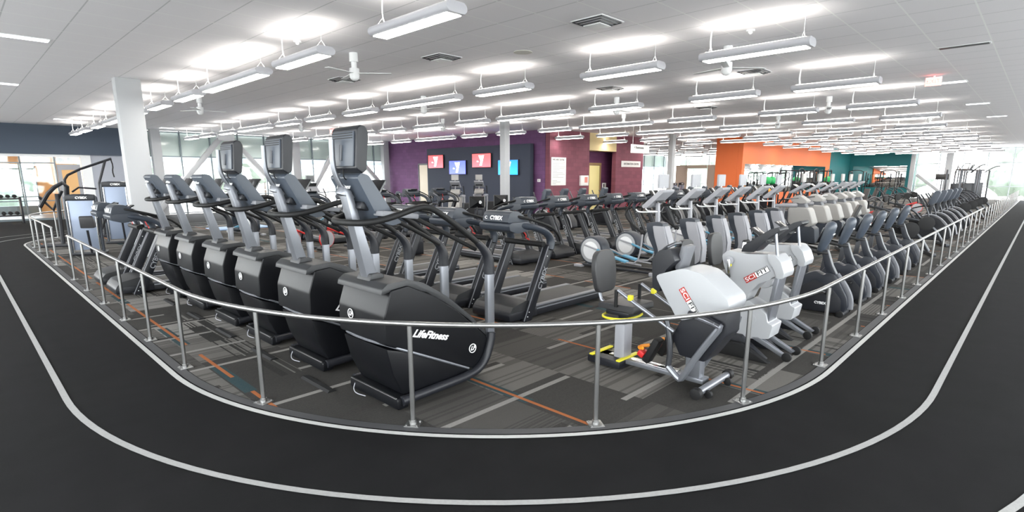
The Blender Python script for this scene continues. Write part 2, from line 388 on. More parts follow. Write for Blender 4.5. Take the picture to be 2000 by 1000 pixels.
# outer glazed gallery seen through the back windows
bb = B(); 
for i in range(24): bb.box((8+2.4*i, 43.5, 1.4), (.08, .1, 2.8), .005)
for z in (.05, 1.1, 2.75): bb.box((36, 43.5, z), (60, .1, .06))
struct('trim_10', bb, FRAMEL)
# end wall on the right, x = XE
bb = B(); bb.box((XE, (NX+9.2)/2, 2.3), (.015, 9.2-NX, 4.4)); struct('window_6', bb, GLASS)
bb = B()
for y in (9.1, 7.4, 5.7, 4.0, 2.3, .6, -1.1, -2.8): bb.box((XE-.02, y, 2.3), (.12, .07, 4.6), .006)
for z in (.08, 1.15, 3.2, 4.5): bb.box((XE-.02, 2.6, z), (.1, 13.2, .06), .005)
struct('trim_11', bb, FRAMEL)
bb = B(); bb.box((XE-.1, 12.0, 2.3), (.3, 5.6, H)); struct('wall_front', bb, TEAL)
bb = B(); bb.box((XE, 25.2, 2.3), (.015, 20.6, 4.4)); struct('window_9', bb, GLASS)
bb = B()
for i in range(8): bb.box((XE-.02, 15.2+2.9*i, 2.3), (.14, .14, 4.6), .006)
for z in (.08, 1.15, 3.3, 4.5): bb.box((XE-.02, 25.2, z), (.1, 20.6, .07), .005)
struct('trim_21', bb, WHITEP)
bb = B(); bb.box((50, 25.6, 1.55), (.25, 1.1, 3.1)); bb.box((50, 22.6, 1.55), (.25, .7, 3.1)); bb.box((50, 24.1, 2.95), (.25, 2.0, .3)); struct('wall_partition', bb, mat('beige_partition', srgb(196, 176, 160), .7))
bb = B(); bb.box((54, 20.9, 2.2), (.3, 1.0, H-.2)); struct('wall_teal_pier', bb, TEAL)
# orange wall
bb = B(); bb.box((46.7, 14.65, 2.3), (20.2, .3, H)); bb.box((36.76, 15.56, 2.3), (.3, 1.5, H)); struct('wall_orange', bb, OWALL)
bb = B(); bb.box((60.8, 14.75, 2.3), (8, .1, H)); struct('wall_teal', bb, TEAL)
# purple core block with recess
bb = B(); bb.box((23.15, 27.66, 2.3), (.3, 15.67, H)); struct('wall_core_left', bb, PURX)
bb = B(); bb.box(((23.0+26.6)/2, 19.65, 2.3), (3.6, .3, H)); bb.box(((29.4+32.6)/2, 19.65, 2.3), (3.2, .3, H)); bb.box((32.45, 27.66, 2.3), (.3, 15.67, H))
struct('wall_core_front', bb, PURY)
PDARK = block_mat('deep_purple_painted_block', srgb(96, 52, 84), axis=0)
bb = B(); bb.box((28.9, 20.6, 1.8), (4.8, .2, 3.6)); bb.box((26.5, 20.14, 1.8), (.2, .66, 3.6)); bb.box((31.2, 20.14, 1.8), (.2, .66, 3.6)); struct('wall_recess', bb, PDARK)
bb = B(); bb.box((28, 19.62, 4.1), (2.8, .24, 1.0)); bb.box((28.85, 20.14, 3.64), (4.4, .70, .06)); struct('wall_soffit', bb, CREAM)
bb = B(); bb.box((28.42, 20.45, 1.4), (1.08, .08, 2.72), .01); d2 = struct('door_2', bb, DOORC)
bb = B(); bb.box((28.42, 20.44, 2.85), (1.4, .1, .14)); bb.box((29.04, 20.44, 1.4), (.12, .1, 2.9)); bb.box((27.80, 20.44, 1.4), (.12, .1, 2.9)); bb.to('door_frame', mat('tan_frame', srgb(150, 120, 80), .6), d2)
bb = B(); bb.box((28.42, 20.40, .95), (1.0, .02, .03)); bb.to('door_bar', STEEL, d2)
bb = B(); bb.box((22.97, 30.65, 1.43), (.06, 1.15, 2.86), .01); d3 = struct('door_3', bb, DOORW)
bb = B(); bb.box((22.96, 30.0, 1.45), (.09, .09, 2.95)); bb.box((22.96, 31.3, 1.45), (.09, .09, 2.95)); bb.box((22.96, 30.65, 2.92), (.09, 1.39, .09)); bb.to('door_frame', MGREY, d3)
# dark feature panel
bb = B(); bb.box((22.72, 25.2, 1.95), (.28, 9.3, 3.85), .01); struct('wall_feature_panel', bb, PWALL)
# columns
def column(n, x, y, wx, wy):
    bb = B(); bb.box((x, y, 2.3), (wx, wy, H), .012); struct(n, bb, COLM)
column('wall_column_1', 3.60, 17.35, .56, .36); column('wall_column_2', 17.35, 17.3, .32, .30); column('wall_column_3', 31.2, 16.7, .36, .30)
column('wall_column_4', 15.9, 34.9, .5, .4); column('wall_column_5', 22.6, 34.9, .45, .4); column('wall_column_6', 8.2, 34.9, .45, .4)
column('wall_column_7', 40.0, 34.9, .5, .4); column('wall_column_8', XE-1.0, 6.6, .35, .5); column('wall_column_9', XE-1.0, 9.3, .3, .35); column('wall_column_10', 52, 34.9, .5, .4)
def brace(n, a, b, r=.17):
    bb = B(); a = Vector(a); b = Vector(b); d = b-a
    bb.box((0, 0, 0), (.26, .26, d.length), .02); bmesh.ops.transform(bb.bm, matrix=Matrix.Translation((a+b)/2) @ d.to_track_quat('Z', 'Y').to_matrix().to_4x4(), verts=bb.bm.verts)
    struct(n, bb, COLM)
brace('trim_12', (11.55, 34.6, 4.45), (7.7, 34.6, 0.05)); brace('trim_13', (11.85, 34.6, 4.45), (15.7, 34.6, .05))
brace('trim_14', (18.9, 34.6, 4.45), (16.0, 34.6, .05)); brace('trim_15', (19.1, 34.6, 4.5), (23.2, 34.6, .3))
brace('trim_16', (37.2, 33.5, 4.4), (33.4, 33.5, .05)); brace('trim_17', (37.4, 33.5, 4.4), (41.5, 33.5, .05)); brace('trim_18', (XE-1.0, 8.9, 2.2), (XE-1.0, 6.4, .1))
bb = B(); bb.box((11.7, 34.6, 4.38), (.9, .3, .44), .03); struct('trim_19', bb, WHITEP)
# mirrors on orange and teal walls
def mirror(label, c, sz):
    bb = B(); bb.box(c, sz, .004); o = bb.to('wall_mirror', MIRR); tag(o, label, 'mirror')
mirror('long wall mirror on the orange wall', (46.2, 14.485, 1.9), (18.4, .02, 2.0))
mirror('wall mirror on the teal end wall', (XE-.265, 12.1, 2.0), (.02, 4.5, 2.05))
# exterior
bb = B(); bb.box((40, 70, -3.2), (260, 260, .2)); struct('ground', bb, mat('pale_bounce_ground', (.5, .5, .46), .95))  # ground colour kept pale to bounce daylight onto the ceiling
LEAF = mat('haze_paled_foliage', (.19, .235, .19), .9)  # leaf green paled, outdoor haze put into the colour
def tree(x, y, h, lab):
    t = thing('tree', lab, 'tree', (x, y, -3.1), group='trees beyond the windows'); rnd = random.Random(x*7+y)
    bb = B(); bb.cone((0, 0, 0), (0, 0, h*.5), .22, .12, 8); bb.to('trunk', mat('bark', (.12, .09, .07), .9) if 'bark' not in bpy.data.materials else bpy.data.materials['bark'], t)
    bb = B()
    for k in range(9):
        a = rnd.random()*6.28; q = rnd.random()*h*.28; c = (q*math.cos(a), q*math.sin(a), h*(.45+.4*rnd.random()))
        bm = bmesh.new(); bmesh.ops.create_icosphere(bm, subdivisions=3, radius=h*(.16+.1*rnd.random()))
        for v in bm.verts: v.co *= 1+rnd.uniform(-.16, .16)
        bb._add(bm, M=Matrix.Translation(c))
    bb.to('crown', LEAF, t, sharp=3)
for i in range(9): tree(-14+8*i, 100+rnd_i if (rnd_i := (i*37 % 11)) else 100, 7.5+(i*5 % 4), 'round-crowned tree far beyond the back windows, %s from the left' % ORD[i])
for i in range(8): tree(92+(i*29 % 9), -30+11.0*i, 9.5+(i*3 % 4), 'leafy tree beyond the right-hand end windows, %s from the right' % ORD[i])
tree(2.6, 52, 4.6, 'small bush-like tree just outside the storefront glass')

# ------------------------------------------------------------------ ceiling fixtures
ZP = 4.06
LAMPW = mat('lamp_housing_enamel', (.42, .42, .45), .45)
def make_pendant(L):
    t = thing('pendant_light', '', 'light fitting', (0, 0, 0), 0, 'suspended linear lights')
    prof = [(-.125, .0), (.125, .0), (.165, .045), (.165, .09), (.12, .135), (-.12, .135), (-.165, .09), (-.165, .045)]   # local (x,z)
    bb = B(); M = Matrix.Rotation(-PI/2, 4, 'Z')
    bb.prism(rounded(prof, .03, 2), -L/2, L/2, .01, M=M); bb.to('housing', LAMPW, t)
    bb = B(); bb.box((0, 0, -.004), (.22, L-.12, .008), .002); bb.to('diffuser', FROST, t)
    bb = B(); bb.box((0, 0, .140), (.15, L-.16, .008), .002); bb.to('uplight_lens', UPL, t)
    for s in (-1, 1):
        bb = B(); y = s*(L/2-.14); zt = H-ZP
        bb.tube([(-.09, y, .13), (0, y, .24), (0, y, zt)], .004, 6); bb.tube([(.09, y, .13), (0, y, .24)], .004, 6)
        if s == 1: bb.tube([(.06, y-.02, .14), (.03, y+.02, .2), (.015, y+.03, .34), (.012, y, zt)], .009, 6, it=1)
        bb.to('suspension_cable', WHITEP, t)
    return t
P1 = make_pendant(1.74); P2 = make_pendant(3.35)
first = {1: P1, 2: P2}; npen = 0
def pend(k, x, y, lab):
    global npen
    if first.get(k) is not None:
        o = first[k]; first[k] = None; o.location = (x, y, ZP); o['label'] = lab; return
    dup(P1 if k == 1 else P2, lab, (x, y, ZP), 0.)
rows = [4.55, 9.4, 14.1, 18.95, 23.4, 28.1, 32.8, 37.5, 42.2, 46.9, 51.6, 56.3, 61.0]
slots = [(1, 3.68), (1, 6.2), (1, 9.45), (2, 12.7), (1, 15.8), (1, 18.5), (1, 21.1), (2, 24.3), (1, 27.5), (1, 30.3), (1, 32.8)]
for r, x in enumerate(rows):
    shift = 0 if r in (0, 1, 4, 6) else 0
    for s_, (k, y) in enumerate(slots):
        if r == 0 and s_ == 0: continue
        if x > 22 and y > 19: continue
        if x > 36.5 and y > 13.4: continue
        if x > 36.5 and k == 2: k = 1
        pend(k, x, y+(0.35 if r in (5, 8, 10) else 0), 'white suspended light %s from the near end in the %s lamp row' % (ORD[s_-(1 if r == 0 else 0)], ORD[r]))
for r, x in enumerate([30.4, 35.1, 39.8, 44.5, 49.2, 53.9, 58.6]):
    for s_, y in enumerate((4.9, 7.8, 11.2)):
        pend(1, x, y, 'white suspended light %s from the near end in the %s in-between lamp row' % (ORD[s_], ORD[r]))
for r, x in enumerate([37.5, 42.2, 46.9, 51.6, 56.3]):
    for s_, y in enumerate((18.5, 23.0, 27.5)):
        pend(1, x, y, 'white suspended light behind the orange wall, %s in its %s row' % (ORD[s_], ORD[r]))
def diffuser(x, y, w_, lab):
    t = thing('ceiling_air_diffuser', lab, 'air vent', (x, y, H), group='square ceiling air diffusers')
    bb = B(); bb.box((0, 0, -.006), (w_, w_, .012), .003)
    bb.to('frame', WHITEP, t)
    bb = B()
    for q in (.46, .38, .30):
        z = -.02-.02*(.46-q)/.08; h = w_*q
        for a, b_ in (((-h, -h), (h, -h)), ((h, -h), (h, h)), ((h, h), (-h, h)), ((-h, h), (-h, -h))):
            bb.tube([(a[0], a[1], z), (b_[0], b_[1], z)], .008, 6)
    bb.to('louvre', SILVD, t)
    bb = B(); bb.box((0, 0, -.075), (w_*.52, w_*.52, .012), .003); bb.to('deflector_plate', WHITEP, t)
for i, (x, y) in enumerate([(7.73, 5.58), (7.65, 9.5), (7.57, 13.4), (13.9, 5.4), (13.6, 9.3), (19.76, 9.3), (4.6, 22.2)]):
    diffuser(x, y, .62, 'square four-way ceiling air diffuser, ' + ['above the nearest pair of treadmills', 'above the middle of the front treadmill row', 'above the far end of the front treadmill row',
        'over the elliptical row', 'between the second and third lamp rows', 'near the fourth lamp row', 'beyond the big left column'][i])
def slotlight(x, y, lx, ly, lab, m=RECL):
    t = thing('recessed_slot_light', lab, 'ceiling light', (x, y, H), group='recessed slots over the track')
    bb = B(); bb.box((0, 0, -.005), (lx+.05, ly+.05, .01), .003); bb.to('trim_ring', WHITEP, t)
    bb = B(); bb.box((0, 0, -.012), (lx, ly, .006)); bb.to('lens', m, t)
slotlight(1.3, 13.57, .78, .26, 'bright recessed slot light over the left track, nearest one')
slotlight(1.45, 20.5, .6, .3, 'small bright recessed light over the left track behind the slot light')
slotlight(3.97, 31.4, .6, .4, 'round-cornered recessed light in front of the slate header')
slotlight(8.4, 33.2, .6, .4, 'recessed light in front of the green window band')
slotlight(14.05, 1.5, .16, .75, 'dark linear air slot in the ceiling over the right track', SILVD)
slotlight(19.2, 2.2, .3, .62, 'recessed light beside the red exit sign')
slotlight(25.5, 2.1, .3, .62, 'recessed light over the right track beyond the exit sign')
slotlight(31.5, 1.9, .3, .62, 'recessed light over the right track, third beyond the exit sign')
t = tag(B().cyl((0, 0, -.012), (0, 0, 0), .19, 24, .004).to('ceiling_speaker', mat('ivory_grille', (.55, .54, .5), .7)), 'round flat ceiling speaker near the second lamp row', 'speaker', None, (8.5, 7.95, H))
for x, y, n_ in ((4.9, 10.3, 'left of the nearest fan'), (10.0, 4.0, 'above the ellipticals')):
    b_ = B().cyl((0, 0, -.03), (0, 0, 0), .07, 16, .005); b_.sph((0, 0, -.04), .035); tag(b_.to('smoke_detector', WHITEP), 'small round smoke detector '+n_, 'smoke detector', None, (x, y, H))
def make_fan():
    t = thing('ceiling_fan', '', 'fan', group='ceiling fans')
    B().cyl((0, 0, -.18), (0, 0, 0), .085, 18, .01).to('canopy', WHITEP, t)
    B().cyl((0, 0, -.34), (0, 0, -.16), .055, 14).to('downrod', WHITEP, t)
    b_ = B().cyl((0, 0, -.46), (0, 0, -.30), .10, 20, .01); b_.sph((0, 0, -.46), .095, (1, 1, .9)); b_.to('motor_housing', WHITEP, t)
    for k in range(3):
        b_ = B().box((.42, 0, -.40), (.66, .12, .012), .004); bmesh.ops.rotate(b_.bm, verts=b_.bm.verts, cent=(0, 0, 0), matrix=Matrix.Rotation(k*2*PI/3-.75, 3, 'Z')); b_.to('blade', WHITEP, t)
    return t
fan0 = None
for i, (x, y, lab) in enumerate([(6.14, 10.46, 'white ceiling fan nearest the camera, right of the largest lamp'), (5.98, 19.69, 'white ceiling fan beyond the big left column'), (10.85, 14.43, 'white ceiling fan behind the long double lamp'),
        (10.91, 4.77, 'white ceiling fan behind the large lamp on the right'), (15.33, 10.22, 'white ceiling fan over the middle treadmills'), (15.6, 19.4, 'white ceiling fan before the purple wall'),
        (19.9, 5.3, 'white ceiling fan over the far right machines'), (19.6, 12.7, 'white ceiling fan left of the plum wall board'), (11.3, 24.0, 'white ceiling fan in front of the back windows'), (24.6, 8.4, 'white ceiling fan over the far machines'), (29.3, 3.9, 'white ceiling fan far right near the rail')]):
    if fan0 is None: fan0 = make_fan(); tag(fan0, lab, 'fan', None, (x, y, H))
    else: dup(fan0, lab, (x, y, H), i*.7)
def exit_sign(x, y, rz, lab):
    t = thing('exit_sign', lab, 'exit sign', (x, y, H), rz, 'red exit signs')
    B().box((0, 0, -.14), (.34, .05, .22), .01).to('housing', WHITEP, t)
    B().cyl((0, 0, -.04), (0, 0, 0), .03).to('mount', WHITEP, t)
    b_ = B().box((0, -.028, -.14), (.32, .006, .2)); f_ = b_.to('lit_face', EXITR, t)
    text(f_, 'EXIT', .14, (0, -.033, -.14), (1, 0, 0), (0, 0, 1), WTXT)
exit_sign(17.7, 2.39, -PI/2, 'red exit sign hanging over the right side of the track'); exit_sign(14.8, 27.7, -.6, 'red exit sign hanging before the back windows')

# ------------------------------------------------------------------ railing
RZ = .93
def railing(label, path, posts, ends=(True, True)):
    t = thing('handrail_barrier', label, 'railing', group='stainless steel barriers beside the track')
    P = [(p[0], p[1], RZ) for p in path]
    if ends[0]: P = [(P[0][0], P[0][1], RZ-.0)]+P
    B().tube(P, .0225, 12).to('top_rail', STEEL, t)
    for (x, y, a) in posts:
        o = B().cyl((x, y, .012), (x, y, RZ-.015), .021, 12).to('post', STEEL, t)
        b_ = B(); b_.box((x, y, .012), (.13, .13, .012), .002, rz=a); b_.cyl((x, y, .015), (x, y, .05), .03, 12)
        for sx_ in (-1, 1):
            for sy_ in (-1, 1):
                v = Matrix.Rotation(a, 2) @ Vector((sx_*.047, sy_*.047)); b_.cyl((x+v.x, y+v.y, .015), (x+v.x, y+v.y, .026), .008, 6)
        b_.to('base_plate', STEEL, o)
arcp = arc(6.6, 6.6, 5.0, -PI, -PI/2, 48)
pa = [(1.605, 14.5)]+arcp+[(27.1, 1.57)]
po = [(1.605, y, 0) for y in (14.40, 12.84, 11.28, 9.74, 8.27, 6.75)]
for x, y in ((1.84, 5.13), (2.56, 3.70), (3.67, 2.55), (5.06, 1.82)): po.append((x, y, math.atan2(y-6.6, x-6.6)))
po += [(x, 1.58, 0) for x in [6.71+1.62*i for i in range(13)]]
railing('long curved stainless handrail wrapping the front corner of the machine area', pa, po)
railing('straight stainless handrail along the far right of the track', [(28.6, 1.57), (64.0, 1.57), (64.0, 8.6)], [(28.7+1.62*i, 1.58, 0) for i in range(22)]+[(64, 3.2+1.6*i, 0) for i in range(4)])
railing('short stainless handrail rounding the far left corner of the machine area', [(1.62, 17.1), (1.62, 21.9)]+arc(4.9, 22.7, 3.22, PI-.05, PI/2, 16)+[(6.0, 25.92)],
        [(1.62, y, 0) for y in (17.17, 18.86, 20.58, 21.9)]+[(2.5, 24.9, .7), (4.3, 25.85, .2)])
railing('stainless handrail running along the back edge before the windows', [(7.6, 25.92), (22.4, 25.92)], [(7.7+1.62*i, 25.92, 0) for i in range(10)])

# ------------------------------------------------------------------ stair climber (front faces -y, steps at +y)
def make_climber():
    t = thing('stair_climber', '', 'stair climber', group='row of stair climbers along the curved rail')
    # lower shell
    low = [(-.50, .13), (-.60, .35), (-.665, .62), (-.3, .50), (.27, .22), (.42, .10), (.30, .06)]
    B().prism(low, -.385, .385, .03).to('lower_shell', BLACK, t)
    upp = [(-.685, .66), (-.68, .92), (-.60, 1.15), (-.42, 1.17), (-.11, 1.02), (.17, .82), (.56, .47), (.585, .40), (.56, .24), (.46, .12), (.30, .20), (-.25, .46)]
    B().prism(upp, -.405, .405, .045, .02, 3).to('upper_shell', BLACK, t)
    B().tube([(-.39, .30, .19), (-.405, -.28, .475), (-.39, -.66, .655), (.0, -.70, .655), (.39, -.66, .655), (.405, -.28, .475), (.39, .30, .19)], .013, 8, it=1).to('ridge_highlight', SILV, t)  # ridge line in silver, painting in the highlight along the belt
    cap = [(-.692, 1.115), (-.68, 1.165), (-.62, 1.21), (-.40, 1.22), (-.22, 1.16), (.05, .99), (.35, .74), (.56, .52), (.57, .47), (.3, .72), (.02, .93), (-.2, 1.07), (-.42, 1.14), (-.6, 1.13)]
    B().prism(cap, -.388, .388, .012).to('top_cap', CAP, t)
    b_ = B().box((0, -.535, .075), (.86, .13, .115), .03, seg=3); fb = b_.to('front_bumper', BLACK, t)
    B().box((0, -.592, .128), (.80, .02, .010), .004).to('edge_highlight', STEEL, fb)  # bright strip standing in for the highlight on the bumper edge
    for s in (-1, 1):
        B().tube([(s*.425, -.55, .10), (s*.425, -.1, .115), (s*.425, .33, .13), (s*.425, .50, .22), (s*.425, .585, .42), (s*.42, .60, .52)], .045, 12, it=2).to('base_rail', SATIN, t)
        B().box((s*.375, .62, .83), (.055, .10, .75), .015).to('upright_post', SILV, t)
        B().tube([(s*.375, .62, 1.14), (s*.375, .615, 1.30), (s*.375, .55, 1.40), (s*.385, .44, 1.49)], [.058, .056, .042, .03], 12, it=2).to('post_sleeve', SATIN, t)
        B().tube([(s*.385, .46, 1.475), (s*.385, .2, 1.66), (s*.385, -.02, 1.80), (s*.385, -.16, 1.87), (s*.38, -.3, 1.855), (s*.36, -.55, 1.78), (s*.30, -.74, 1.745), (s*.1, -.80, 1.74), (0, -.80, 1.74)], .029, 12, it=2).to('handrail', RUBBER, t)
        B().tube([(s*.30, .50, 1.40), (s*.26, .2, 1.56), (s*.24, -.25, 1.78), (s*.22, -.4, 1.83)], .022, 10, it=1).to('assist_bar', RUBBER, t)
        tr = B().box((s*.27, -.42, 1.80), (.16, .38, .05), .015, rx=-.12).to('side_tray', MGREY, t)
        B().cyl((s*.27, -.40, 1.825), (s*.27, -.40, 1.835), .055, 18).to('cup_hole', RUBBER, tr)
    for k in range(5):
        B().box((0, .50-.19*k, .16+.20*k), (.60, .24, .03), .008).to('step', RUBBER, t)
    B().prism([(-.64, 1.19), (-.48, 1.19), (-.475, 1.24), (-.51, 1.26), (-.61, 1.26)], -.115, .115, .015).to('mast_collar', CAP, t)
    B().prism([(-.62, 1.2), (-.50, 1.2), (-.73, 2.02), (-.80, 2.02)], -.062, .062, .018).to('mast', SILV, t)
    cs = B().prism([(-.775, 2.13), (-.73, 2.17), (-.66, 2.15), (-.42, 1.80), (-.34, 1.72), (-.44, 1.70), (-.56, 1.74), (-.60, 1.80)], -.235, .235, .035, .02, 3).to('console', SLATE2, t)
    B().box((0, -.535, 1.975), (.36, .02, .30), .004, rx=-.545).to('display', SCREEN, cs)
    B().box((0, -.655, 1.88), (.30, .09, .07), .02, rx=-.3).to('console_bracket', SATIN, t)
    text(cs, 'LifeFitness', .055, (0, -.775, 2.05), (1, 0, 0), (0, .3, 1), WTXT, shear=.3)
    # logos
    def lf(o, org, xd):
        x = Vector(xd); pts = [Vector(org)+x*(.045*math.cos(a))+Vector((0, 0, .045*math.sin(a))) for a in [2*PI*k/20 for k in range(20)]]
        B().tube(pts, .0045, 6, closed=True).to('emblem_ring', WTXT, o); text(o, 'LF', .06, org, xd, (0, 0, 1), WTXT, shear=.4, bold=.002)
    us = [c for c in t.children if c.name.startswith('upper_shell')][0]
    lf(us, (-.16, -.694, .86), (1, 0, 0)); lf(us, (.412, .34, .40), (0, 1, 0))
    text(us, 'LifeFitness', .100, (.412, -.19, .655), (0, 1, -.30), (0, 0, 1), WTXT, shear=.45, bold=.003)
    text(us, 'LifeFitness', .100, (-.412, -.19, .655), (0, -1, .30), (0, 0, 1), WTXT, shear=.45, bold=.003)
    B().tube([(-.33, -.595, .09), (-.31, -.63, .04), (-.24, -.645, .015), (-.10, -.62, .02)], .005, 6, it=2).to('power_cord', LGREY, t)
    # screen on its pole, only on the three nearest
    B().tube([(0, -.69, 1.95), (0, -.80, 2.05), (0, -.865, 2.2), (0, -.86, 2.45)], .024, 12, it=2).to('screen_pole', SILV, t)
    B().cyl((0, -.79, 1.97), (0, -.765, 2.03), .058, 16, .008).to('pole_clamp', SILV, t)
    tv = B().prism([(-.80, 2.20), (-.775, 2.53), (-.74, 2.56), (-.69, 2.55), (-.665, 2.50), (-.70, 2.19), (-.74, 2.16)], -.15, .28, .03, .015, 3).to('screen_housing', SATIN, t)
    B().box((.065, -.792, 2.365), (.36, .022, .29), .01, rx=-.075).to('back_panel', SLATE2, tv)
    b_ = B()
    for z in (2.495, 2.475, 2.455): b_.box((.065, -.812+(z-2.2)*.075, z), (.34, .012, .008), rx=-.07)
    b_.to('vent_slot', RUBBER, tv)
    B().box((.065, -.682, 2.365), (.38, .012, .28), .004, rx=-.10).to('screen_glass', SCREEN, tv)
    B().cyl((.055, -.815, 2.27), (.055, -.80, 2.40), .016, 12).to('tilt_joint', SILVD, tv)
    B().tube([(.05, -.79, 2.22), (.07, -.81, 2.13), (.02, -.74, 2.1), (.03, -.70, 2.12)], .005, 6, it=2).to('screen_cable', RUBBER, t)
    return t
CY6 = [4.42, 5.86, 7.22, 8.48, 9.88, 11.17]
cl = make_climber(); tag(cl, 'black stair climber nearest the camera, with a grey screen on a pole', 'stair climber', None, (3.2, CY6[0], .006), -PI/2)
for k in range(5):
    tag(B().prism([(-.05, 0), (-.025, .02), (.025, .02), (.05, 0)], -.30, .30, 0, M=Matrix.Rotation(PI/2, 4, 'Z')).to('cable_cover', RUBBER), 'black floor cable cover beside the %s stair climber from the camera' % ORD[k], 'cable cover', 'floor cable covers', (2.42, (CY6[k]+CY6[k+1])/2+.05, .008))
cls = [cl]+[dup(cl, l, (3.2, y, .006), -PI/2) for l, y in zip(['black stair climber with a screen, second from the camera', 'black stair climber with a screen, third from the camera',
      'black stair climber without a pole screen, next to the three with screens', 'black stair climber without a screen, second from the far left end of the row', 'black stair climber at the far left end of the row beside the treadmill'], CY6[1:])]
for o in cls[3:]: drop(o, ('screen_pole', 'pole_clamp', 'screen_housing', 'screen_cable'))

# ------------------------------------------------------------------ treadmill (front faces -y)
def make_treadmill():
    t = thing('treadmill', '', 'treadmill', group='black treadmills')
    B().prism([(-1.14, .05), (-1.15, .17), (-1.08, .25), (-.80, .31), (-.66, .30), (-.58, .21), (-.58, .05)], -.40, .40, .03, .02, 3).to('motor_hood', CAP, t)
    B().prism([(-1.16, .04), (-1.17, .13), (-1.15, .17), (-.56, .17), (-.56, .04)], -.408, .408, .02).to('hood_skirt', SATIN, t)
    B().box((0, .27, .105), (.78, 1.74, .13), .02).to('deck_frame', SATIN, t)
    B().box((0, .25, .178), (.55, 1.68, .02), .004).to('running_belt', BELT, t)
    for s in (-1, 1):
        B().box((s*.335, .27, .182), (.095, 1.72, .02), .004).to('foot_rail', MGREY, t)
        B().box((s*.388, .27, .14), (.012, 1.70, .018), .003).to('side_trim', SILV, t)
        B().box((s*.30, 1.12, .07), (.10, .06, .12), .02).to('rear_foot', RUBBER, t)
        up_ = B().prism([(-.90, .0), (-.74, .0), (-.24, 1.06), (-.25, 1.12), (-.36, 1.12)], s*.35, s*.455, .014).to('upright', SATIN, t)
        for q in (.352, .452): B().tube([(s*q, -.905, .02), (s*q, -.37, 1.09)], .008, 8).to('upright_edge', MGREY, t)
        b_ = B()
        for q in (.05, .11, .84, .95): b_.cyl((s*.395, -.86+q*.55, q*1.1+.02), (s*.462, -.86+q*.55, q*1.1+.02), .008, 8)
        b_.to('screw', WTXT, up_)
        d = 1 if s > 0 else -1
        text(up_, 'CYBEX', .115, (s*.459, -.50, .62), (0, .44*d, .95*d), (0, -.95*d, .44*d) if d > 0 else (0, -.95, .44), GTXT, bold=.002)
        B().tube([(s*.425, -.31, 1.04), (s*.425, -.27, 1.17), (s*.41, -.36, 1.30), (s*.36, -.58, 1.385), (s*.27, -.80, 1.42), (s*.15, -.92, 1.43)], [.075, .075, .07, .068, .066, .06], 12, it=2, flat=.72).to('console_arm', SLATE, t)
        B().tube([(s*.24, -.86, 1.56), (s*.33, -.74, 1.53), (s*.37, -.5, 1.46), (s*.385, -.2, 1.36), (s*.38, -.05, 1.24), (s*.36, .02, 1.14)], .021, 10, it=2).to('handlebar', RUBBER, t)
    B().tube([(-.40, -.42, 1.12), (.40, -.42, 1.12)], .045, 14).to('grip_bar', RUBBER, t)
    B().tube([(.36, -.02, 1.10), (.36, -.38, 1.10)], .03, 10).to('side_grip', RUBBER, t); B().tube([(-.36, -.02, 1.10), (-.36, -.38, 1.10)], .03, 10).to('side_grip', RUBBER, t)
    B().prism([(-1.06, 1.36), (-1.08, 1.44), (-1.02, 1.475), (-.66, 1.475), (-.60, 1.42), (-.66, 1.34), (-.9, 1.31)], -.32, .32, .03, .02, 3).to('lower_console', SLATE, t)
    cs = B().prism([(-1.06, 1.47), (-1.02, 1.60), (-.96, 1.635), (-.84, 1.63), (-.62, 1.50), (-.60, 1.46)], -.27, .27, .045, .03, 3).to('console', SLATE, t)
    text(cs, 'CYBEX', .082, (.02, -1.052, 1.535), (1, 0, 0), (0, .3, 1), WTXT, bold=.003)
    B().tube([(-.185+.024*math.cos(a), -1.055, 1.535+.018*math.sin(a)) for a in [k*.5+.6 for k in range(11)]], .005, 6).to('swoosh', WTXT, cs)
    B().box((0, -.74, 1.575), (.42, .02, .16), .004, rx=-1.03).to('display', SCREEN, cs)
    B().tube([(.02, -.58, 1.40), (.05, -.5, 1.30), (.12, -.5, 1.24), (.06, -.46, 1.20), (.16, -.48, 1.18)], .010, 6, it=1).to('safety_cord', RED, t)
    return t
tm = make_treadmill()
tm_front = []
YB4 = [5.74, 6.98, 8.25, 9.55]
tag(tm, 'black treadmill nearest the camera, behind the first stair climber', 'treadmill', None, (6.6, YB4[0], .006), -PI/2)
for y, l in zip(YB4[1:], ['second from the camera', 'third from the camera', 'at the far end']):
    dup(tm, 'black treadmill facing the stair climbers, '+l+' in its row', (6.6, y, .006), -PI/2)
dup(tm, 'black treadmill facing the left rail, nearer of the pair beside the stair climbers', (3.02, 12.16, .006), -PI/2)
dup(tm, 'black treadmill facing the left rail, farther of the pair beside the stair climbers', (3.02, 13.45, .006), -PI/2)
for i in range(9):
    x = 9.8+1.28*i
    dup(tm, 'black treadmill facing the camera side, %s from the left in the middle row' % ORD[i], (x, 9.98, .006), 0.)
for i in range(5):
    dup(tm, 'dark treadmill toward the back windows, seen between stair climbers, %s from the left' % ORD[i], (8.6+1.4*i, 17.2, .006), PI)

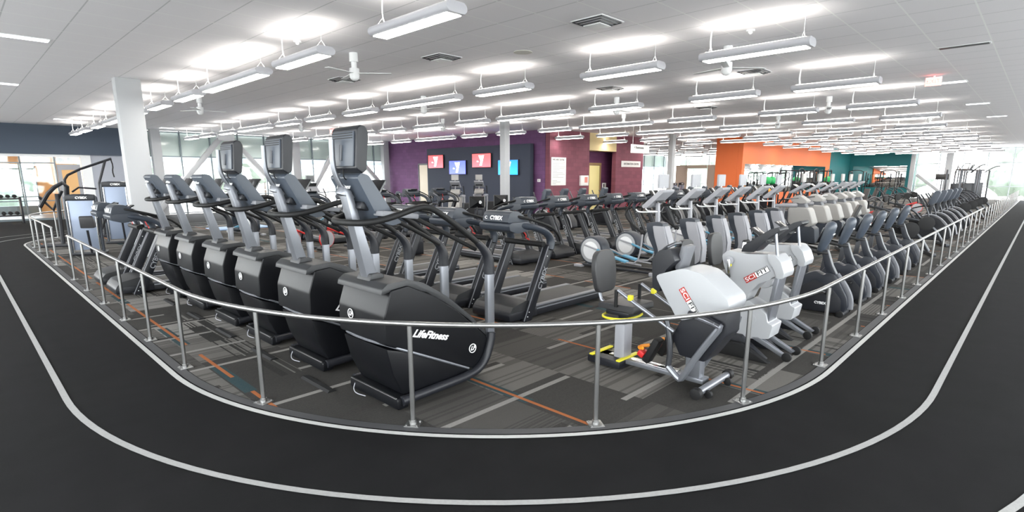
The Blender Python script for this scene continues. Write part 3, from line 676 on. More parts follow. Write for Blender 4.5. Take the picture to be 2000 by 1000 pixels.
# ------------------------------------------------------------------ shared seat for the stepper machines
def add_seat(t, y0, ring=True):                        # y0: seat column centre
    B().box((0, y0, .31), (.165, .13, .40), .012).to('seat_column', LGREY, t)
    B().box((0, y0, .56), (.11, .09, .16), .008).to('seat_post', SATIN, t)
    B().box((0, y0, .645), (.30, .30, .05), .015).to('seat_plate', SATIN, t)
    B().tube([(-.24, y0-.16, .605), (.24, y0-.16, .605), (.26, y0+.20, .600), (-.26, y0+.20, .600)], .013, 8, it=2, closed=True).to('seat_release_ring', YEL, t)
    B().prism(rounded([(y0-.25, .69), (y0-.24, .765), (y0+.20, .755), (y0+.22, .69)], .02), -.21, .21, .03, 0, 3).to('seat_cushion', PADM, t)
    # backrest: rounded upright pad
    b_ = B(); pr = rounded([(-.17, -.23), (.17, -.23), (.215, .05), (.16, .25), (-.16, .25), (-.215, .05)], .09, 5)
    bm = bmesh.new(); a = [bm.verts.new((p[0], -.035, p[1])) for p in pr]; c = [bm.verts.new((p[0], .035, p[1])) for p in pr]; n = len(pr)
    bm.faces.new(a); bm.faces.new(c[::-1])
    for i in range(n): bm.faces.new((a[i], a[(i+1) % n], c[(i+1) % n], c[i]))
    b_._add(bm, .02, 3, Matrix.Translation((0, y0+.29, 1.06)) @ Matrix.Rotation(-.10, 4, 'X')); b_.to('backrest', PADM, t)
    B().tube([(0, y0+.05, .67), (0, y0+.30, .69), (0, y0+.36, .85), (0, y0+.345, 1.05)], .022, 8, it=1).to('backrest_bracket', SILV, t)
# ------------------------------------------------------------------ recumbent stepper
def make_stepper():
    t = thing('recumbent_stepper', 'white recumbent stepper with a red and white label, black seat and yellow seat ring', 'stepper machine', (5.13, 2.85, .006), 0)
    B().box((0, .05, .085), (.15, 1.35, .05), .01).to('floor_beam', SILV, t)
    B().box((0, .10, .113), (.10, .85, .01), .003).to('seat_track', CHROME, t)
    B().box((0, .50, .065), (.40, .44, .09), .02).to('rear_base', SATIN, t)
    for q in (.30, .66): B().box((0, q, .12), (.42, .05, .02), .008).to('base_lever', YEL, t)
    add_seat(t, .37)
    for s in (-1, 1):
        B().cyl((s*.24, .33, .93), (s*.24, .33, .74), .02, 10).to('side_grip', RUBBER, t)
        B().tube([(s*.24, .31, .93), (s*.24, .12, .83), (s*.23, -.36, .60)], .019, 10).to('swing_arm', SILV, t)
        B().box((s*.24, .15, .87), (.05, .05, .06), .01).to('arm_clamp', YEL, t)
        B().tube([(s*.22, -.58, .80), (s*.22, -.83, .745), (s*.22, -.80, .70), (s*.22, -.60, .38), (s*.22, -.47, .13), (s*.22, -.44, .11), (s*.22, -.31, .22)], .034, 10, it=1).to('drive_link', SILV, t)
        B().tube([(s*.22, -.50, .81), (s*.22, -.68, .79), (s*.22, -.82, .745)], .033, 10).to('link_cover', SATIN, t)
        B().tube([(s*.22, -.31, .20), (s*.22, -.33, .40), (s*.22, -.28, .68), (s*.22, -.25, .72)], .030, 10, it=1).to('drive_arm', SILVD, t)
        p_ = B().box((s*.16, -.10, .33), (.13, .07, .30), .015, rx=.45).to('foot_pedal', RUBBER, t)
        B().tube([(s*.16-.07, -.02, .35), (s*.16-.04, .06, .33), (s*.16+.04, .06, .33), (s*.16+.07, -.02, .35)], .012, 8, it=1, flat=1.6).to('toe_strap', ORNG, p_)
        B().box((s*.16, .02, .27), (.11, .08, .07), .02, rx=.5).to('heel_cup', RED, p_)
    B().prism([(-.10, 1.14), (-.40, 1.25), (-.60, 1.22), (-.88, 1.00), (-.89, .88), (-.58, .78), (-.42, .72), (-.36, .74), (-.22, .95)], -.205, .205, .045, .05, 3).to('shroud', WHITE, t)
    B().prism([(-.43, .80), (-.86, .90), (-.86, .64), (-.66, .33), (-.40, .34), (-.30, .52)], -.165, .165, .02).to('lower_housing', SATIN, t)
    B().box((0, -.50, .22), (.12, .16, .26), .012).to('front_strut', SILV, t)
    b_ = B().tube([(-.36, -.70, .075), (.36, -.70, .075)], .038, 14); b_.to('front_foot', SILV, t)
    for s in (-1, 1):
        B().cyl((s*.40, -.70, .075), (s*.33, -.70, .075), .056, 16, .01).to('end_cap', RUBBER, t)
        B().cyl((s*.25, -.76, .045), (s*.21, -.76, .045), .04, 14, .006).to('transport_wheel', RUBBER, t)
    cs = B().prism([(-.14, .96), (-.06, 1.0), (-.04, 1.30), (-.12, 1.40), (-.24, 1.42), (-.30, 1.30), (-.2, 1.2)], -.17, .17, .03, .02, 3).to('console', SATIN, t)
    B().box((.06, -.29, 1.32), (.22, .06, .26), .02, rx=.25).to('display_pod', MGREY, cs)
    B().tube([(-.14, -.10, 1.36), (-.14, -.22, 1.46), (.14, -.22, 1.46), (.14, -.10, 1.36)], .018, 8, it=1).to('console_handle', SILVD, t)
    sh = [c for c in t.children if c.name.startswith('shroud')][0]
    def label(o, x, a, b_, wd, h=.065):                   # red and white plate running from a to b on the side facing -x
        A = Vector((x, *a)); Bv = Vector((x, *b_)); d = (Bv-A).normalized(); u = Vector((1, 0, 0)).cross(d)*-1
        if u.z < 0 and abs(d.z) < .9: u = -u
        L = (Bv-A).length; mid = A+d*L*.46
        B().quad([A-u*h/2, mid-u*h/2, mid+u*h/2, A+u*h/2]).to('red_plate', REDLAB, o)
        e = Vector((-.001, 0, 0)); B().quad([mid-u*h/2-e, Bv-u*h/2-e, Bv+u*h/2-e, mid+u*h/2-e]).to('black_plate', BTXT, o)
        k = h*.42; B().quad([mid-u*k+e, Bv-d*.006-u*k+e, Bv-d*.006+u*k+e, mid+u*k+e]).to('white_plate', WTXT, o)
        text(o, 'SCI', h*.95, (A+mid)/2+e*3, d, u, WTXT, bold=.0005, fit=(mid-A).length*.84); text(o, 'FIT', h*.95, (mid+Bv)/2+e*3, d, u, BTXT, bold=.0005, fit=(Bv-mid).length*.78)
    label(sh, -.209, (-.40, 1.05), (-.585, .80), .06)
    return t, label
stepper, label_plate = make_stepper()
# ------------------------------------------------------------------ upright arm ergometer
def make_ergo():
    t = thing('upper_body_ergometer', '', 'arm exerciser', group='white arm exercisers')
    up_ = [(.30, 1.24), (.36, 1.17), (.33, 1.05), (.27, .93), (.22, .78), (.14, .56), (.06, .60), (.02, .68), (-.01, .76), (-.10, .87), (-.23, .94), (-.26, .98), (-.36, .98), (-.385, 1.04), (-.34, 1.14), (-.27, 1.22), (-.16, 1.235), (.05, 1.22)]
    sh = B().prism(up_, -.15, .15, .03, .02, 3).to('shroud', WHITE, t)
    B().prism([(-.385, 1.04), (-.34, 1.16), (-.27, 1.235), (-.18, 1.245), (-.20, 1.16), (-.28, 1.06), (-.30, .97), (-.37, .97)], -.18, .18, .03, .02, 3).to('head_cap', WHITE, t)
    lo = [(.15, .60), (.20, .40), (.16, .22), (.02, .18), (-.28, .23), (-.31, .40), (-.25, .42), (-.22, .53), (-.12, .60), (.0, .66), (.07, .62)]
    lh = B().prism(lo, -.16, .16, .03, .02, 3).to('lower_shroud', WHITE, t)
    B().cyl((-.165, -.06, .44), (-.158, -.06, .44), .055, 24, .002).to('round_badge', WHITE, lh)
    B().prism([(-.25, .42), (-.20, .42), (-.27, .98), (-.33, .98)], -.13, .13, .015).to('front_pillar', SILV, t)
    b_ = B()
    for y, z in ((.27, .83), (.27, 1.14), (-.25, 1.10), (-.17, .30)): b_.cyl((-.156, y, z), (-.148, y, z), .013, 12)
    b_.to('bolt_hole', BTXT, t)
    for s in (-1, 1):
        B().prism([(-.16, .24), (-.04, .22), (-.46, .03), (-.50, .06)], s*.13-.03, s*.13+.03, .01).to('front_leg', SILV, t)
        B().cyl((s*.19, -.50, .06), (s*.15, -.50, .06), .055, 16, .008).to('wheel', RUBBER, t)
        B().prism([(.45, .0), (.38, .12), (.18, .235), (.02, .235), (-.30, .0)], s*.22-.05, s*.22+.05, .012).to('foot_ramp', SATIN, t)
        B().prism([(.34, .0), (.27, .10), (.12, .17), (-.02, .17), (-.38, .0)], s*.34-.05, s*.34+.05, .012).to('foot_block', RUBBER, t)
        cr_ = B().cyl((s*.16, .26, 1.12), (s*.19, .26, 1.12), .055, 20, .006).to('crank_disc', LGREY, t)
        B().box((s*.20, .24, 1.12+s*.09), (.02, .04, .22), .006, rx=.1*s).to('crank_arm', CHROME, cr_)
        B().cyl((s*.20, .24, 1.12+s*.2), (s*.34, .24, 1.12+s*.2), .022, 12, .004).to('crank_grip', RUBBER, cr_)
        B().cyl((s*.192, .23, 1.07), (s*.2, .23, 1.07), .018, 12).to('yellow_dot', YEL, cr_)
    cs = B().prism([(.13, 1.24), (.11, 1.32), (-.18, 1.53), (-.27, 1.56), (-.29, 1.52), (-.14, 1.40), (-.02, 1.25)], -.15, .15, .025, .01, 3).to('console', SATIN, t)
    B().box((0, -.04, 1.45), (.24, .01, .26), .004, rx=-.95).to('display', SCREEN, cs)
    B().tube([(-.10, -.23, 1.48), (-.10, -.27, 1.22)], .018, 8).to('console_stay', SILV, t)
    add_seat(t, .62); B().box((0, .55, .08), (.14, .80, .06), .01).to('floor_beam', SILV, t)
    label_plate(sh, -.154, (.055, .895), (-.205, 1.075), .07, .075)
    return t
er = make_ergo(); tag(er, 'white arm exerciser with red label, nearer of the two beside the recumbent stepper', 'arm exerciser', None, (6.72, 2.40, .006), 0.)
dup(er, 'white arm exerciser with red label, farther one next to the dark exercise bikes', (7.85, 2.50, .006), 0.)
# ------------------------------------------------------------------ exercise bike
BIKE = mat('dark_graphite_plastic', (.016, .019, .027), .36, spec=.45)
def make_bike():
    t = thing('upright_exercise_bike', '', 'exercise bike', group='dark exercise bikes along the right rail')
    body = [(-.10, .02), (-.02, .22), (-.04, .45), (-.14, .60), (-.28, .66), (-.40, .60), (-.46, .66), (-.55, .64), (-.64, .50), (-.75, .30), (-.78, .16), (-.73, .03)]
    bs = B().prism(body, -.095, .095, .02, .03, 2).to('drive_shroud', BIKE, t)
    B().prism([(-.12, .02), (-.06, .22), (-.10, .40), (-.28, .52), (-.52, .44), (-.68, .26), (-.70, .03)], -.108, .108, .02, .03).to('side_cover', SATIN, bs)
    text(bs, 'CYBEX', .055, (-.112, -.40, .16), (0, -1, 0), (0, 0, 1), WTXT, bold=.002)
    B().tube([(0, -.56, .62), (0, -.68, .48), (0, -.785, .28), (0, -.79, .10)], .03, 8, it=2, flat=1.6).to('front_fender', MGREY, t)
    B().prism([(-.32, .98), (-.41, 1.0), (-.50, .76), (-.62, .54), (-.50, .48), (-.40, .70)], -.055, .055, .018).to('neck', BIKE, t)
    cs = B().tube([(0, -.27, .90), (0, -.29, .95), (0, -.315, 1.03), (0, -.345, 1.13), (0, -.375, 1.23), (0, -.40, 1.32), (0, -.415, 1.38), (0, -.425, 1.42), (0, -.43, 1.44)], [.02, .075, .10, .118, .128, .130, .122, .09, .03], 18, flat=.62).to('console', SLATE2, t, sharp=1.5)
    B().box((0, -.292, 1.22), (.17, .02, .24), .004, rx=.29).to('display', SCREEN, cs)
    text(cs, 'CYBEX', .04, (0, -.462, 1.24), (1, 0, 0), (0, -.25, 1), WTXT)
    B().tube([(-.18, .0, 1.02), (-.20, -.20, .98), (-.14, -.38, .95), (0, -.42, .95), (.14, -.38, .95), (.20, -.20, .98), (.18, .0, 1.02)], .017, 8, it=2).to('handlebar', RUBBER, t)
    B().box((0, .18, .06), (.10, .75, .08), .012).to('floor_beam', SATIN, t)
    B().box((0, .56, .04), (.50, .09, .07), .015).to('rear_foot', SATIN, t); B().box((0, -.70, .035), (.46, .09, .06), .015).to('front_foot', SATIN, t)
    for s in (-1, 1):
        B().cyl((s*.25, -.72, .05), (s*.20, -.72, .05), .05, 14, .006).to('wheel', RUBBER, t)
        B().box((s*.13, -.34+s*.09, .34), (.02, .20, .035), .006).to('crank_arm', CHROME, t)
        B().box((s*.20, -.34+s*.18, .345), (.11, .09, .03), .008).to('pedal', RUBBER, t)
    B().prism([(.20, .06), (.32, .06), (.24, .80), (.17, .80)], -.035, .035, .01).to('seat_post', SILVD, t)
    B().prism(rounded([(-.04, .86), (.08, .83), (.34, .82), (.36, .88), (.30, .91), (.08, .90)], .02), -.10, .10, .03).to('saddle', PADM, t)
    return t
bk = make_bike()
for i, x in enumerate([9.5, 10.72, 11.95, 13.2, 14.5, 15.9]):
    lab = 'dark grey upright exercise bike, %s from the camera in the row along the right rail' % ORD[i]
    if i == 0: tag(bk, lab, 'exercise bike', None, (x, 2.72, .006), 0.)
    else: dup(bk, lab, (x, 2.72, .006), 0.)
# ------------------------------------------------------------------ elliptical
def make_elliptical():
    t = thing('elliptical_trainer', '', 'elliptical trainer', group='white and grey elliptical trainers')
    B().cyl((-.16, .84, .40), (.16, .84, .40), .335, 40, .03).to('flywheel_cover', SLATE, t)
    for s in (-1, 1):
        d_ = B().cyl((s*.150, .84, .40), (s*.172, .84, .40), .285, 40, .006).to('flywheel_disc', WHITE, t)
        B().cyl((s*.170, .84, .40), (s*.176, .84, .40), .21, 40, .002).to('disc_centre', WHITEP, d_)
        B().tube([(s*.20, 1.0, .52), (s*.20, .45, .40), (s*.20, -.10, .22), (s*.20, -.55, .20)], .02, 8).to('ramp_bar', LGREY, t)
        p_ = B().tube([(s*.21, .62, .44), (s*.21, .20, .30), (s*.21, -.15, .24)], .028, 8, flat=1.).to('pedal_arm', BLUE, t)
        B().box((s*.21, -.02, .28), (.15, .36, .035), .01, rx=.2).to('foot_pad', BLUE, p_)
        B().tube([(s*.32, -.62, .90), (s*.33, -.60, .55), (s*.30, -.50, .25), (s*.24, -.20, .23)], .018, 8, it=1).to('swing_link', LGREY, t)
        B().tube([(s*.30, -.60, .93), (s*.32, -.40, 1.06), (s*.33, -.18, 1.27), (s*.31, -.20, 1.40), (s*.29, -.30, 1.57), (s*.28, -.32, 1.60)], [.03, .026, .024, .024, .024, .024], 10, it=1).to('swing_handle', RUBBER, t)
        B().sph((s*.27, -.60, .93), .055, (1.3, 1, 1)).to('pivot', RUBBER, t)
        B().box((s*.26, 1.10, .03), (.14, .22, .06), .015).to('rear_foot', LGREY, t)
        B().box((s*.22, .05, .06), (.05, 1.95, .05), .012).to('floor_rail', SATIN, t)
        B().box((s*.24, -.90, .04), (.13, .20, .08), .015).to('front_foot', LGREY, t)
    B().box((0, -.95, .05), (.5, .2, .06), .015).to('base_plate', SATIN, t)
    sh = [(-.58, 1.13), (-.60, .98), (-.66, .80), (-.80, .55), (-.84, .30), (-.80, .06), (-1.08, .06), (-1.14, .30), (-1.12, .60), (-1.0, .95), (-.97, 1.14), (-.85, 1.17)]
    B().prism(sh, -.12, .12, .03, .02, 3).to('tower', SLATE, t)
    for s in (-1, 1):
        B().prism([(-.75, 1.08), (-.80, .85), (-.90, .58), (-.94, .30), (-.91, .12), (-1.05, .10), (-1.15, .18), (-1.16, .50), (-1.10, .75), (-1.0, 1.08)], s*.10, s*.142, .015, .03, 2).to('side_panel', LGREY, t)
    B().prism([(-.99, 1.08), (-1.10, .75), (-1.17, .50), (-1.15, .15), (-1.19, .15), (-1.20, .5), (-1.13, .78), (-1.02, 1.08)], -.11, .11, .01).to('front_panel', LGREY, t)
    B().prism([(-.83, 1.12), (-.75, 1.12), (-.74, 1.60), (-.80, 1.60)], -.045, .045, .012).to('mast', LGREY, t)
    B().tube([(.20, -.36, 1.42), (.20, -.42, 1.36), (.15, -.76, 1.38), (0, -.80, 1.38), (-.15, -.76, 1.38), (-.20, -.42, 1.36), (-.20, -.36, 1.42)], .016, 8, it=2).to('fixed_handle', WHITEP, t)
    cs = B().prism([(-.55, 1.45), (-.52, 1.50), (-.93, 1.85), (-1.02, 1.845), (-1.01, 1.79), (-.64, 1.46)], -.235, .235, .025, .01, 3).to('console', LGREY, t)
    B().box((0, -.745, 1.70), (.36, .012, .34), .004, rx=-.70).to('display', SCREEN, cs)
    B().tube([(0, -.88, 1.80), (0, -.88, 1.92)], .02, 8).to('screen_stem', WHITEP, t)
    B().box((0, -.87, 2.02), (.40, .055, .29), .02, seg=3).to('screen_housing', LGREY, t)
    B().box((0, -.838, 2.02), (.34, .008, .23)).to('screen_glass', SCREEN, t)
    return t
el = make_elliptical()
for i, x in enumerate([10.6, 12.1, 13.5, 14.85, 16.3, 17.6]):
    lab = 'light grey elliptical trainer, %s from the left in the row behind the white arm exercisers' % ORD[i]
    if i == 0: tag(el, lab, 'elliptical trainer', None, (x, 6.7, .006), 0.)
    else: dup(el, lab, (x, 6.7, .006), 0.)
# ------------------------------------------------------------------ adaptive motion trainer
def make_amt():
    t = thing('adaptive_motion_trainer', '', 'cross trainer', group='pale shielded cross trainers')
    B().prism([(-.02, .05), (.0, .60), (-.10, .66), (-.66, .60), (-.80, .50), (-.86, .05)], -.24, .24, .04, .03, 3).to('lower_housing', SLATE, t)
    B().prism([(.02, 1.10), (-.06, 1.17), (-.56, 1.14), (-.62, 1.06), (-.76, .66), (-.66, .55), (-.10, .58), (.0, .68)], -.27, .27, .06, .04, 3).to('front_shield', LGREY2, t)
    B().prism([(-.12, 1.15), (-.48, 1.14), (-.40, 1.32), (-.22, 1.32)], -.15, .15, .02).to('neck', MGREY, t)
    B().prism([(-.02, 1.40), (-.14, 1.52), (-.30, 1.50), (-.50, 1.36), (-.48, 1.28), (-.30, 1.26), (-.05, 1.32)], -.21, .21, .04, .02, 3).to('upper_cover', LGREY2, t)
    for s in (-1, 1):
        B().tube([(s*.26, -.25, 1.20), (s*.30, .0, 1.20), (s*.31, .38, 1.19)], .055, 12).to('arm_cover', LGREY, t)
        B().tube([(s*.20, -.25, 1.44), (s*.26, .10, 1.40), (s*.27, .32, 1.36)], .022, 8, it=1).to('fixed_handle', CHROME, t)
        B().tube([(s*.31, .34, 1.16), (s*.31, .36, .70), (s*.30, .22, .35), (s*.28, .10, .30)], .04, 8, it=1, flat=1.6).to('swing_arm', LGREY, t)
        B().tube([(s*.31, .34, 1.18), (s*.32, .18, 1.42), (s*.32, .12, 1.6), (s*.30, .10, 1.66)], .023, 8, it=1).to('swing_handle', RUBBER, t)
        B().box((s*.25, .55, .26), (.16, .36, .06), .02, rx=.12).to('foot_pad', MGREY, t)
        B().tube([(s*.25, .50, .24), (s*.25, .95, .28), (s*.22, 1.15, .60)], .025, 8, it=1).to('rear_link', LGREY, t)
        B().box((s*.28, .25, .05), (.07, 1.9, .06), .015).to('floor_rail', SATIN, t)
    B().box((0, 1.15, .06), (.66, .10, .08), .015).to('rear_foot', SATIN, t); B().box((0, 1.12, .45), (.5, .10, .75), .02).to('rear_tower', SLATE, t)
    cs = B().prism([(.04, 1.58), (.06, 1.62), (-.38, 1.90), (-.45, 1.89), (-.44, 1.84), (-.04, 1.59)], -.22, .22, .02, .01, 3).to('console', LGREY, t)
    B().box((0, -.17, 1.765), (.34, .012, .34), .004, rx=-.98).to('display', SCREEN, cs)
    B().tube([(0, -.28, 1.46), (0, -.20, 1.70), (0, -.30, 1.95)], .03, 8).to('mast', LGREY, t)
    B().box((0, -.29, 2.06), (.34, .055, .26), .02, seg=3).to('screen_housing', LGREY2, t)
    B().box((0, -.258, 2.06), (.30, .008, .22)).to('screen_glass', SCREEN, t)
    return t
am = make_amt()
for i, x in enumerate([18.9, 20.6, 22.1, 23.5, 24.7, 26.1]):
    lab = 'pale grey shielded cross trainer, %s from the left in the row before the orange wall' % ORD[i]
    if i == 0: tag(am, lab, 'cross trainer', None, (x, 5.8, .006), 0.)
    else: dup(am, lab, (x, 5.8, .006), 0.)

# ------------------------------------------------------------------ far machines
def make_arc():                                       # arc trainer
    t = thing('arc_trainer', '', 'arc trainer', group='black arc trainers beyond the bikes')
    B().prism([(.25, .05), (.20, .55), (-.15, .85), (-.55, .70), (-.85, .35), (-.90, .05)], -.22, .22, .05, .08, 3).to('drive_shroud', SATIN, t)
    B().tube([(-.22, .25, .3), (-.22, .0, .80), (-.22, -.45, .86), (-.22, -.82, .48), (-.22, -.92, .1)], .022, 8, it=2).to('edge_band', LGREY, t)
    B().prism([(-.25, .80), (-.12, .80), (-.28, 1.45), (-.38, 1.45)], -.05, .05, .01).to('mast', SILVD, t)
    B().prism([(-.16, 1.20), (-.30, 1.60), (-.40, 1.64), (-.47, 1.58), (-.36, 1.22), (-.26, 1.15)], -.15, .15, .05, .04, 3).to('console', SLATE2, t)
    for s in (-1, 1):
        B().tube([(s*.28, -.30, .60), (s*.30, -.20, 1.0), (s*.29, .02, 1.35), (s*.26, .12, 1.50)], .024, 8, it=1).to('swing_arm', SILVD, t)
        B().tube([(s*.26, -.45, .55), (s*.26, .15, .42), (s*.26, .85, .25)], .032, 8, it=1).to('pedal_arm', SILVD, t)
        B().box((s*.26, .70, .31), (.17, .38, .05), .02, rx=-.2).to('foot_pad', RUBBER, t)
        B().tube([(s*.25, -.25, 1.12), (s*.28, .05, 1.10), (s*.28, .35, .98)], .018, 8, it=1).to('handrail', RUBBER, t)
        B().box((s*.24, .15, .04), (.07, 1.7, .06), .012).to('floor_rail', SATIN, t)
    return t
ar = make_arc()
for i, x in enumerate([23.2, 24.8, 26.4, 28.0, 29.6]):
    lab = 'black arc trainer with striped shroud, %s from the camera beyond the dark bikes' % ORD[i]
    if i == 0: tag(ar, lab, 'arc trainer', None, (x, 2.95, .006), 0.)
    else: dup(ar, lab, (x, 2.95, .006), 0.)
def make_press():                                     # plate loaded machine with a curved main beam
    t = thing('plate_loaded_machine', '', 'strength machine', group='dark strength machines')
    B().tube([(0, 1.0, .10), (0, .6, .62), (0, -.1, .86), (0, -.8, .60), (0, -1.1, .10)], .05, 10, it=2).to('main_beam', SILVD, t)
    for y in (-1.1, 1.0): B().box((0, y, .05), (1.0, .10, .09), .015).to('floor_bar', SILVD, t)
    B().box((0, .35, .62), (.34, .6, .08), .03, rx=-.3).to('seat', PADM, t); B().box((0, .75, 1.0), (.34, .08, .7), .03, rx=.35).to('backrest', PADM, t)
    for s in (-1, 1):
        B().tube([(s*.35, -.6, .55), (s*.42, -.1, 1.15), (s*.38, .35, 1.30)], .03, 8, it=1).to('press_arm', SILVD, t)
        B().cyl((s*.42, -.5, .7), (s*.50, -.5, .7), .21, 24, .01).to('weight_plate', RUBBER, t)
        B().cyl((s*.38, .35, 1.20), (s*.38, .35, 1.42), .022, 10).to('handle', RUBBER, t)
    return t
pm = make_press()
tag(pm, 'dark plate-loaded machine with an arched beam just beyond the last dark bike', 'strength machine', None, (18.1, 3.1, .006), .4)
dup(pm, 'dark plate-loaded machine with an arched beam, second beyond the last dark bike', (20.9, 3.1, .006), .4)
def make_tower(hh=1.65, red=False):                   # selectorised weight machine with pale shroud
    t = thing('weight_stack_machine', '', 'weight machine', group='weight machines with pale shrouds')
    b_ = B(); b_.tube([(-.36, 0, .05), (-.36, 0, hh-.10), (-.30, 0, hh-.03), (.30, 0, hh-.03), (.36, 0, hh-.10), (.36, 0, .05)], .04, 10, it=1); b_.to('tower_frame', SLATE, t)
    hd = B().box((0, -.01, hh-.09), (.68, .11, .15), .03).to('header', SATIN, t)
    text(hd, 'CYBEX', .085, (.03, -.068, hh-.09), (1, 0, 0), (0, 0, 1), WTXT, bold=.003)
    B().box((0, -.02, (hh-.15)/2+.06), (.62, .05, hh-.30), .01).to('front_shroud', mat('brushed_silver_shroud', (.22, .26, .34), .38, .4) if 'brushed_silver_shroud' not in bpy.data.materials else bpy.data.materials['brushed_silver_shroud'], t)
    for s in (-1, 1): B().cyl((s*.30, -.06, .08), (s*.30, -.06, hh-.18), .018, 10).to('guide_tube', CHROME, t)
    B().box((0, .05, .04), (.8, .5, .07), .015).to('base', SATIN, t)
    B().tube([(.18, -.08, .08), (.18, -.35, .08), (.18, -.45, .70)], .03, 8).to('seat_frame', SATIN, t)
    B().prism([(-.30, .78), (-.28, .90), (-.50, 1.10), (-.56, 1.06), (-.52, .76)], .05, .36, .03).to('seat_pad', PADM, t)
    B().tube([(.32, .10, .6), (.5, .3, 1.1), (.3, .55, 1.3), (.0, .6, hh-.2)], .03, 8, it=1).to('lever_arm', SATIN, t)
    return t
tw = make_tower(); tag(tw, 'weight machine with silver shroud and dark header, nearest the left rail', 'weight machine', None, (2.50, 18.9, .006), -.42)
tw2 = make_tower(1.97); tag(tw2, 'taller weight machine with pale shroud, between the silver one and the big column', 'weight machine', None, (3.75, 21.4, .006), -.42)
t = thing('cable_pulldown_frame', 'black pulldown frame with a long angled top bar above the weight machines', 'cable machine', (3.3, 24.2, .006), -.3)
B().tube([(-.5, 0, 0), (-.5, 0, 1.95), (-.3, 0, 2.25), (.95, 0, 2.75)], .04, 8, it=1).to('main_frame', SATIN, t)
B().tube([(.45, 0, .0), (.5, 0, 1.9), (.75, 0, 2.65)], .04, 8).to('rear_upright', SATIN, t); B().box((0, 0, .04), (1.3, .6, .07), .015).to('base', SATIN, t)
B().tube([(.93, 0, 2.72), (.97, 0, 2.5), (.93, 0, 2.3), (.96, 0, 2.1)], .02, 8, it=1).to('hanging_strap', RUBBER, t)
B().tube([(-.3, .0, 1.6), (-.1, 0, 1.75), (.4, 0, 1.7)], .03, 8).to('cross_brace', SATIN, t)
t = thing('chest_press_machine', 'black strength machine with thick angled arms behind the silver shroud', 'strength machine', (2.3, 21.9, .006), -.5)
B().tube([(-.45, 0, 1.2), (-.1, 0, 1.75), (.35, 0, 2.0), (.2, .2, 1.3)], .06, 8, it=1).to('press_arm', SATIN, t); B().tube([(-.5, .2, 1.5), (-.2, .2, 1.1), (.1, .2, 1.7)], .05, 8).to('press_arm', SATIN, t)
B().tube([(0, 0, 0), (0, .1, 1.6)], .06, 8).to('upright', SATIN, t); B().box((0, 0, .04), (.9, .8, .07), .01).to('base', SATIN, t)
# far towers behind ellipticals and on the right
for i, (x, y, rz, l) in enumerate([(34.6, 18.2, 0, 'pale weight machine right of the plum wall, left one'), (36.0, 18.4, 0, 'weight machine with pale shroud just right of the plum wall, right one')]):
    dup(tw, l, (x, y, .006), rz)
for i in range(4): dup(pm, 'dark plate-loaded machine, %s from the left beyond the pale cross trainers' % ORD[i], (28.5+2.6*i, 8.2, .006), .1*i)
for i in range(4): dup(pm, 'dark plate-loaded machine, %s from the left before the teal wall' % ORD[i], (40+3.6*i, 7.6, .006), 1.2-.3*i)
def make_rig():                                       # tall cable rig
    t = thing('cable_rig', '', 'cable machine', group='tall cable rigs')
    for sx_ in (-.9, .9):
        for sy_ in (-.5, .5): B().box((sx_, sy_, 1.25), (.08, .08, 2.5), .01).to('upright', SILVD, t)
        B().box((sx_*.78, 0, .85), (.18, .5, 1.5), .01).to('weight_stack', SATIN, t)
    B().box((0, 0, 2.5), (1.9, .08, .09), .01).to('top_beam', SILVD, t); B().box((0, 0, .05), (1.9, 1.1, .07), .01).to('base', SILVD, t)
    for s in (-1, 1):
        B().tube([(s*.9, 0, 2.3), (s*1.4, -.3, 2.75), (s*1.7, -.4, 2.8)], .035, 8, it=1).to('pulley_arm', SILVD, t)
        B().tube([(s*.5, 0, 2.5), (s*.3, -.2, 2.9), (s*.05, -.2, 2.85)], .025, 8, it=1).to('pullup_handle', SILVD, t)
    return t
rg = make_rig(); tag(rg, 'tall dark cable rig nearest the far right rail', 'cable machine', None, (46.3, 4.0, .006), .5)
dup(rg, 'tall dark cable rig behind the nearest rig by the right rail', (50.5, 4.0, .006), .2); dup(rg, 'tall dark cable rig, farthest along the right rail', (55.0, 4.2, .006), .9)
for i in range(4): dup(pm, 'dark arched strength machine by the far right rail, %s from the camera' % ORD[i], (32.2+3.2*i, 3.1, .006), .3)
# power racks and balls before the mirrors
def make_rack():
    t = thing('power_rack', '', 'power rack', group='black power racks')
    for sx_ in (-.6, .6):
        for sy_ in (-.6, .6): B().box((sx_, sy_, 1.25), (.08, .08, 2.5), .01).to('upright', SATIN, t)
        B().box((sx_, 0, 2.46), (.07, 1.2, .08), .01).to('side_beam', SATIN, t)
    B().tube([(-.6, -.6, 2.45), (-.3, -.6, 2.6), (.3, -.6, 2.6), (.6, -.6, 2.45)], .03, 8, it=1).to('pullup_bar', SATIN, t)
    B().cyl((-1.05, -.7, 1.45), (1.05, -.7, 1.45), .015, 8).to('barbell', CHROME, t)
    for s in (-1, 1): B().cyl((s*.86, -.7, 1.45), (s*.92, -.7, 1.45), .22, 20, .01).to('weight_plate', RUBBER, t)
    return t
rk = make_rack(); tag(rk, 'black power rack before the orange wall mirror, left one', 'power rack', None, (41.5, 12.9, .006), 0)
for i, (x, y, l) in enumerate([(44.9, 12.9, 'before the orange wall mirror, middle one'), (48.3, 12.9, 'before the orange wall mirror, right one'), (61.5, 13.2, 'before the teal wall mirror, left one'), (61.5, 10.6, 'before the teal wall mirror, right one')]):
    dup(rk, 'black power rack '+l, (x, y, .006), 0 if i < 2 else -PI/2)
def ball(x, y, z, r, m, l): tag(B().sph((0, 0, 0), r, n=20).to('exercise_ball', m), l, 'exercise ball', 'exercise balls', (x, y, z))
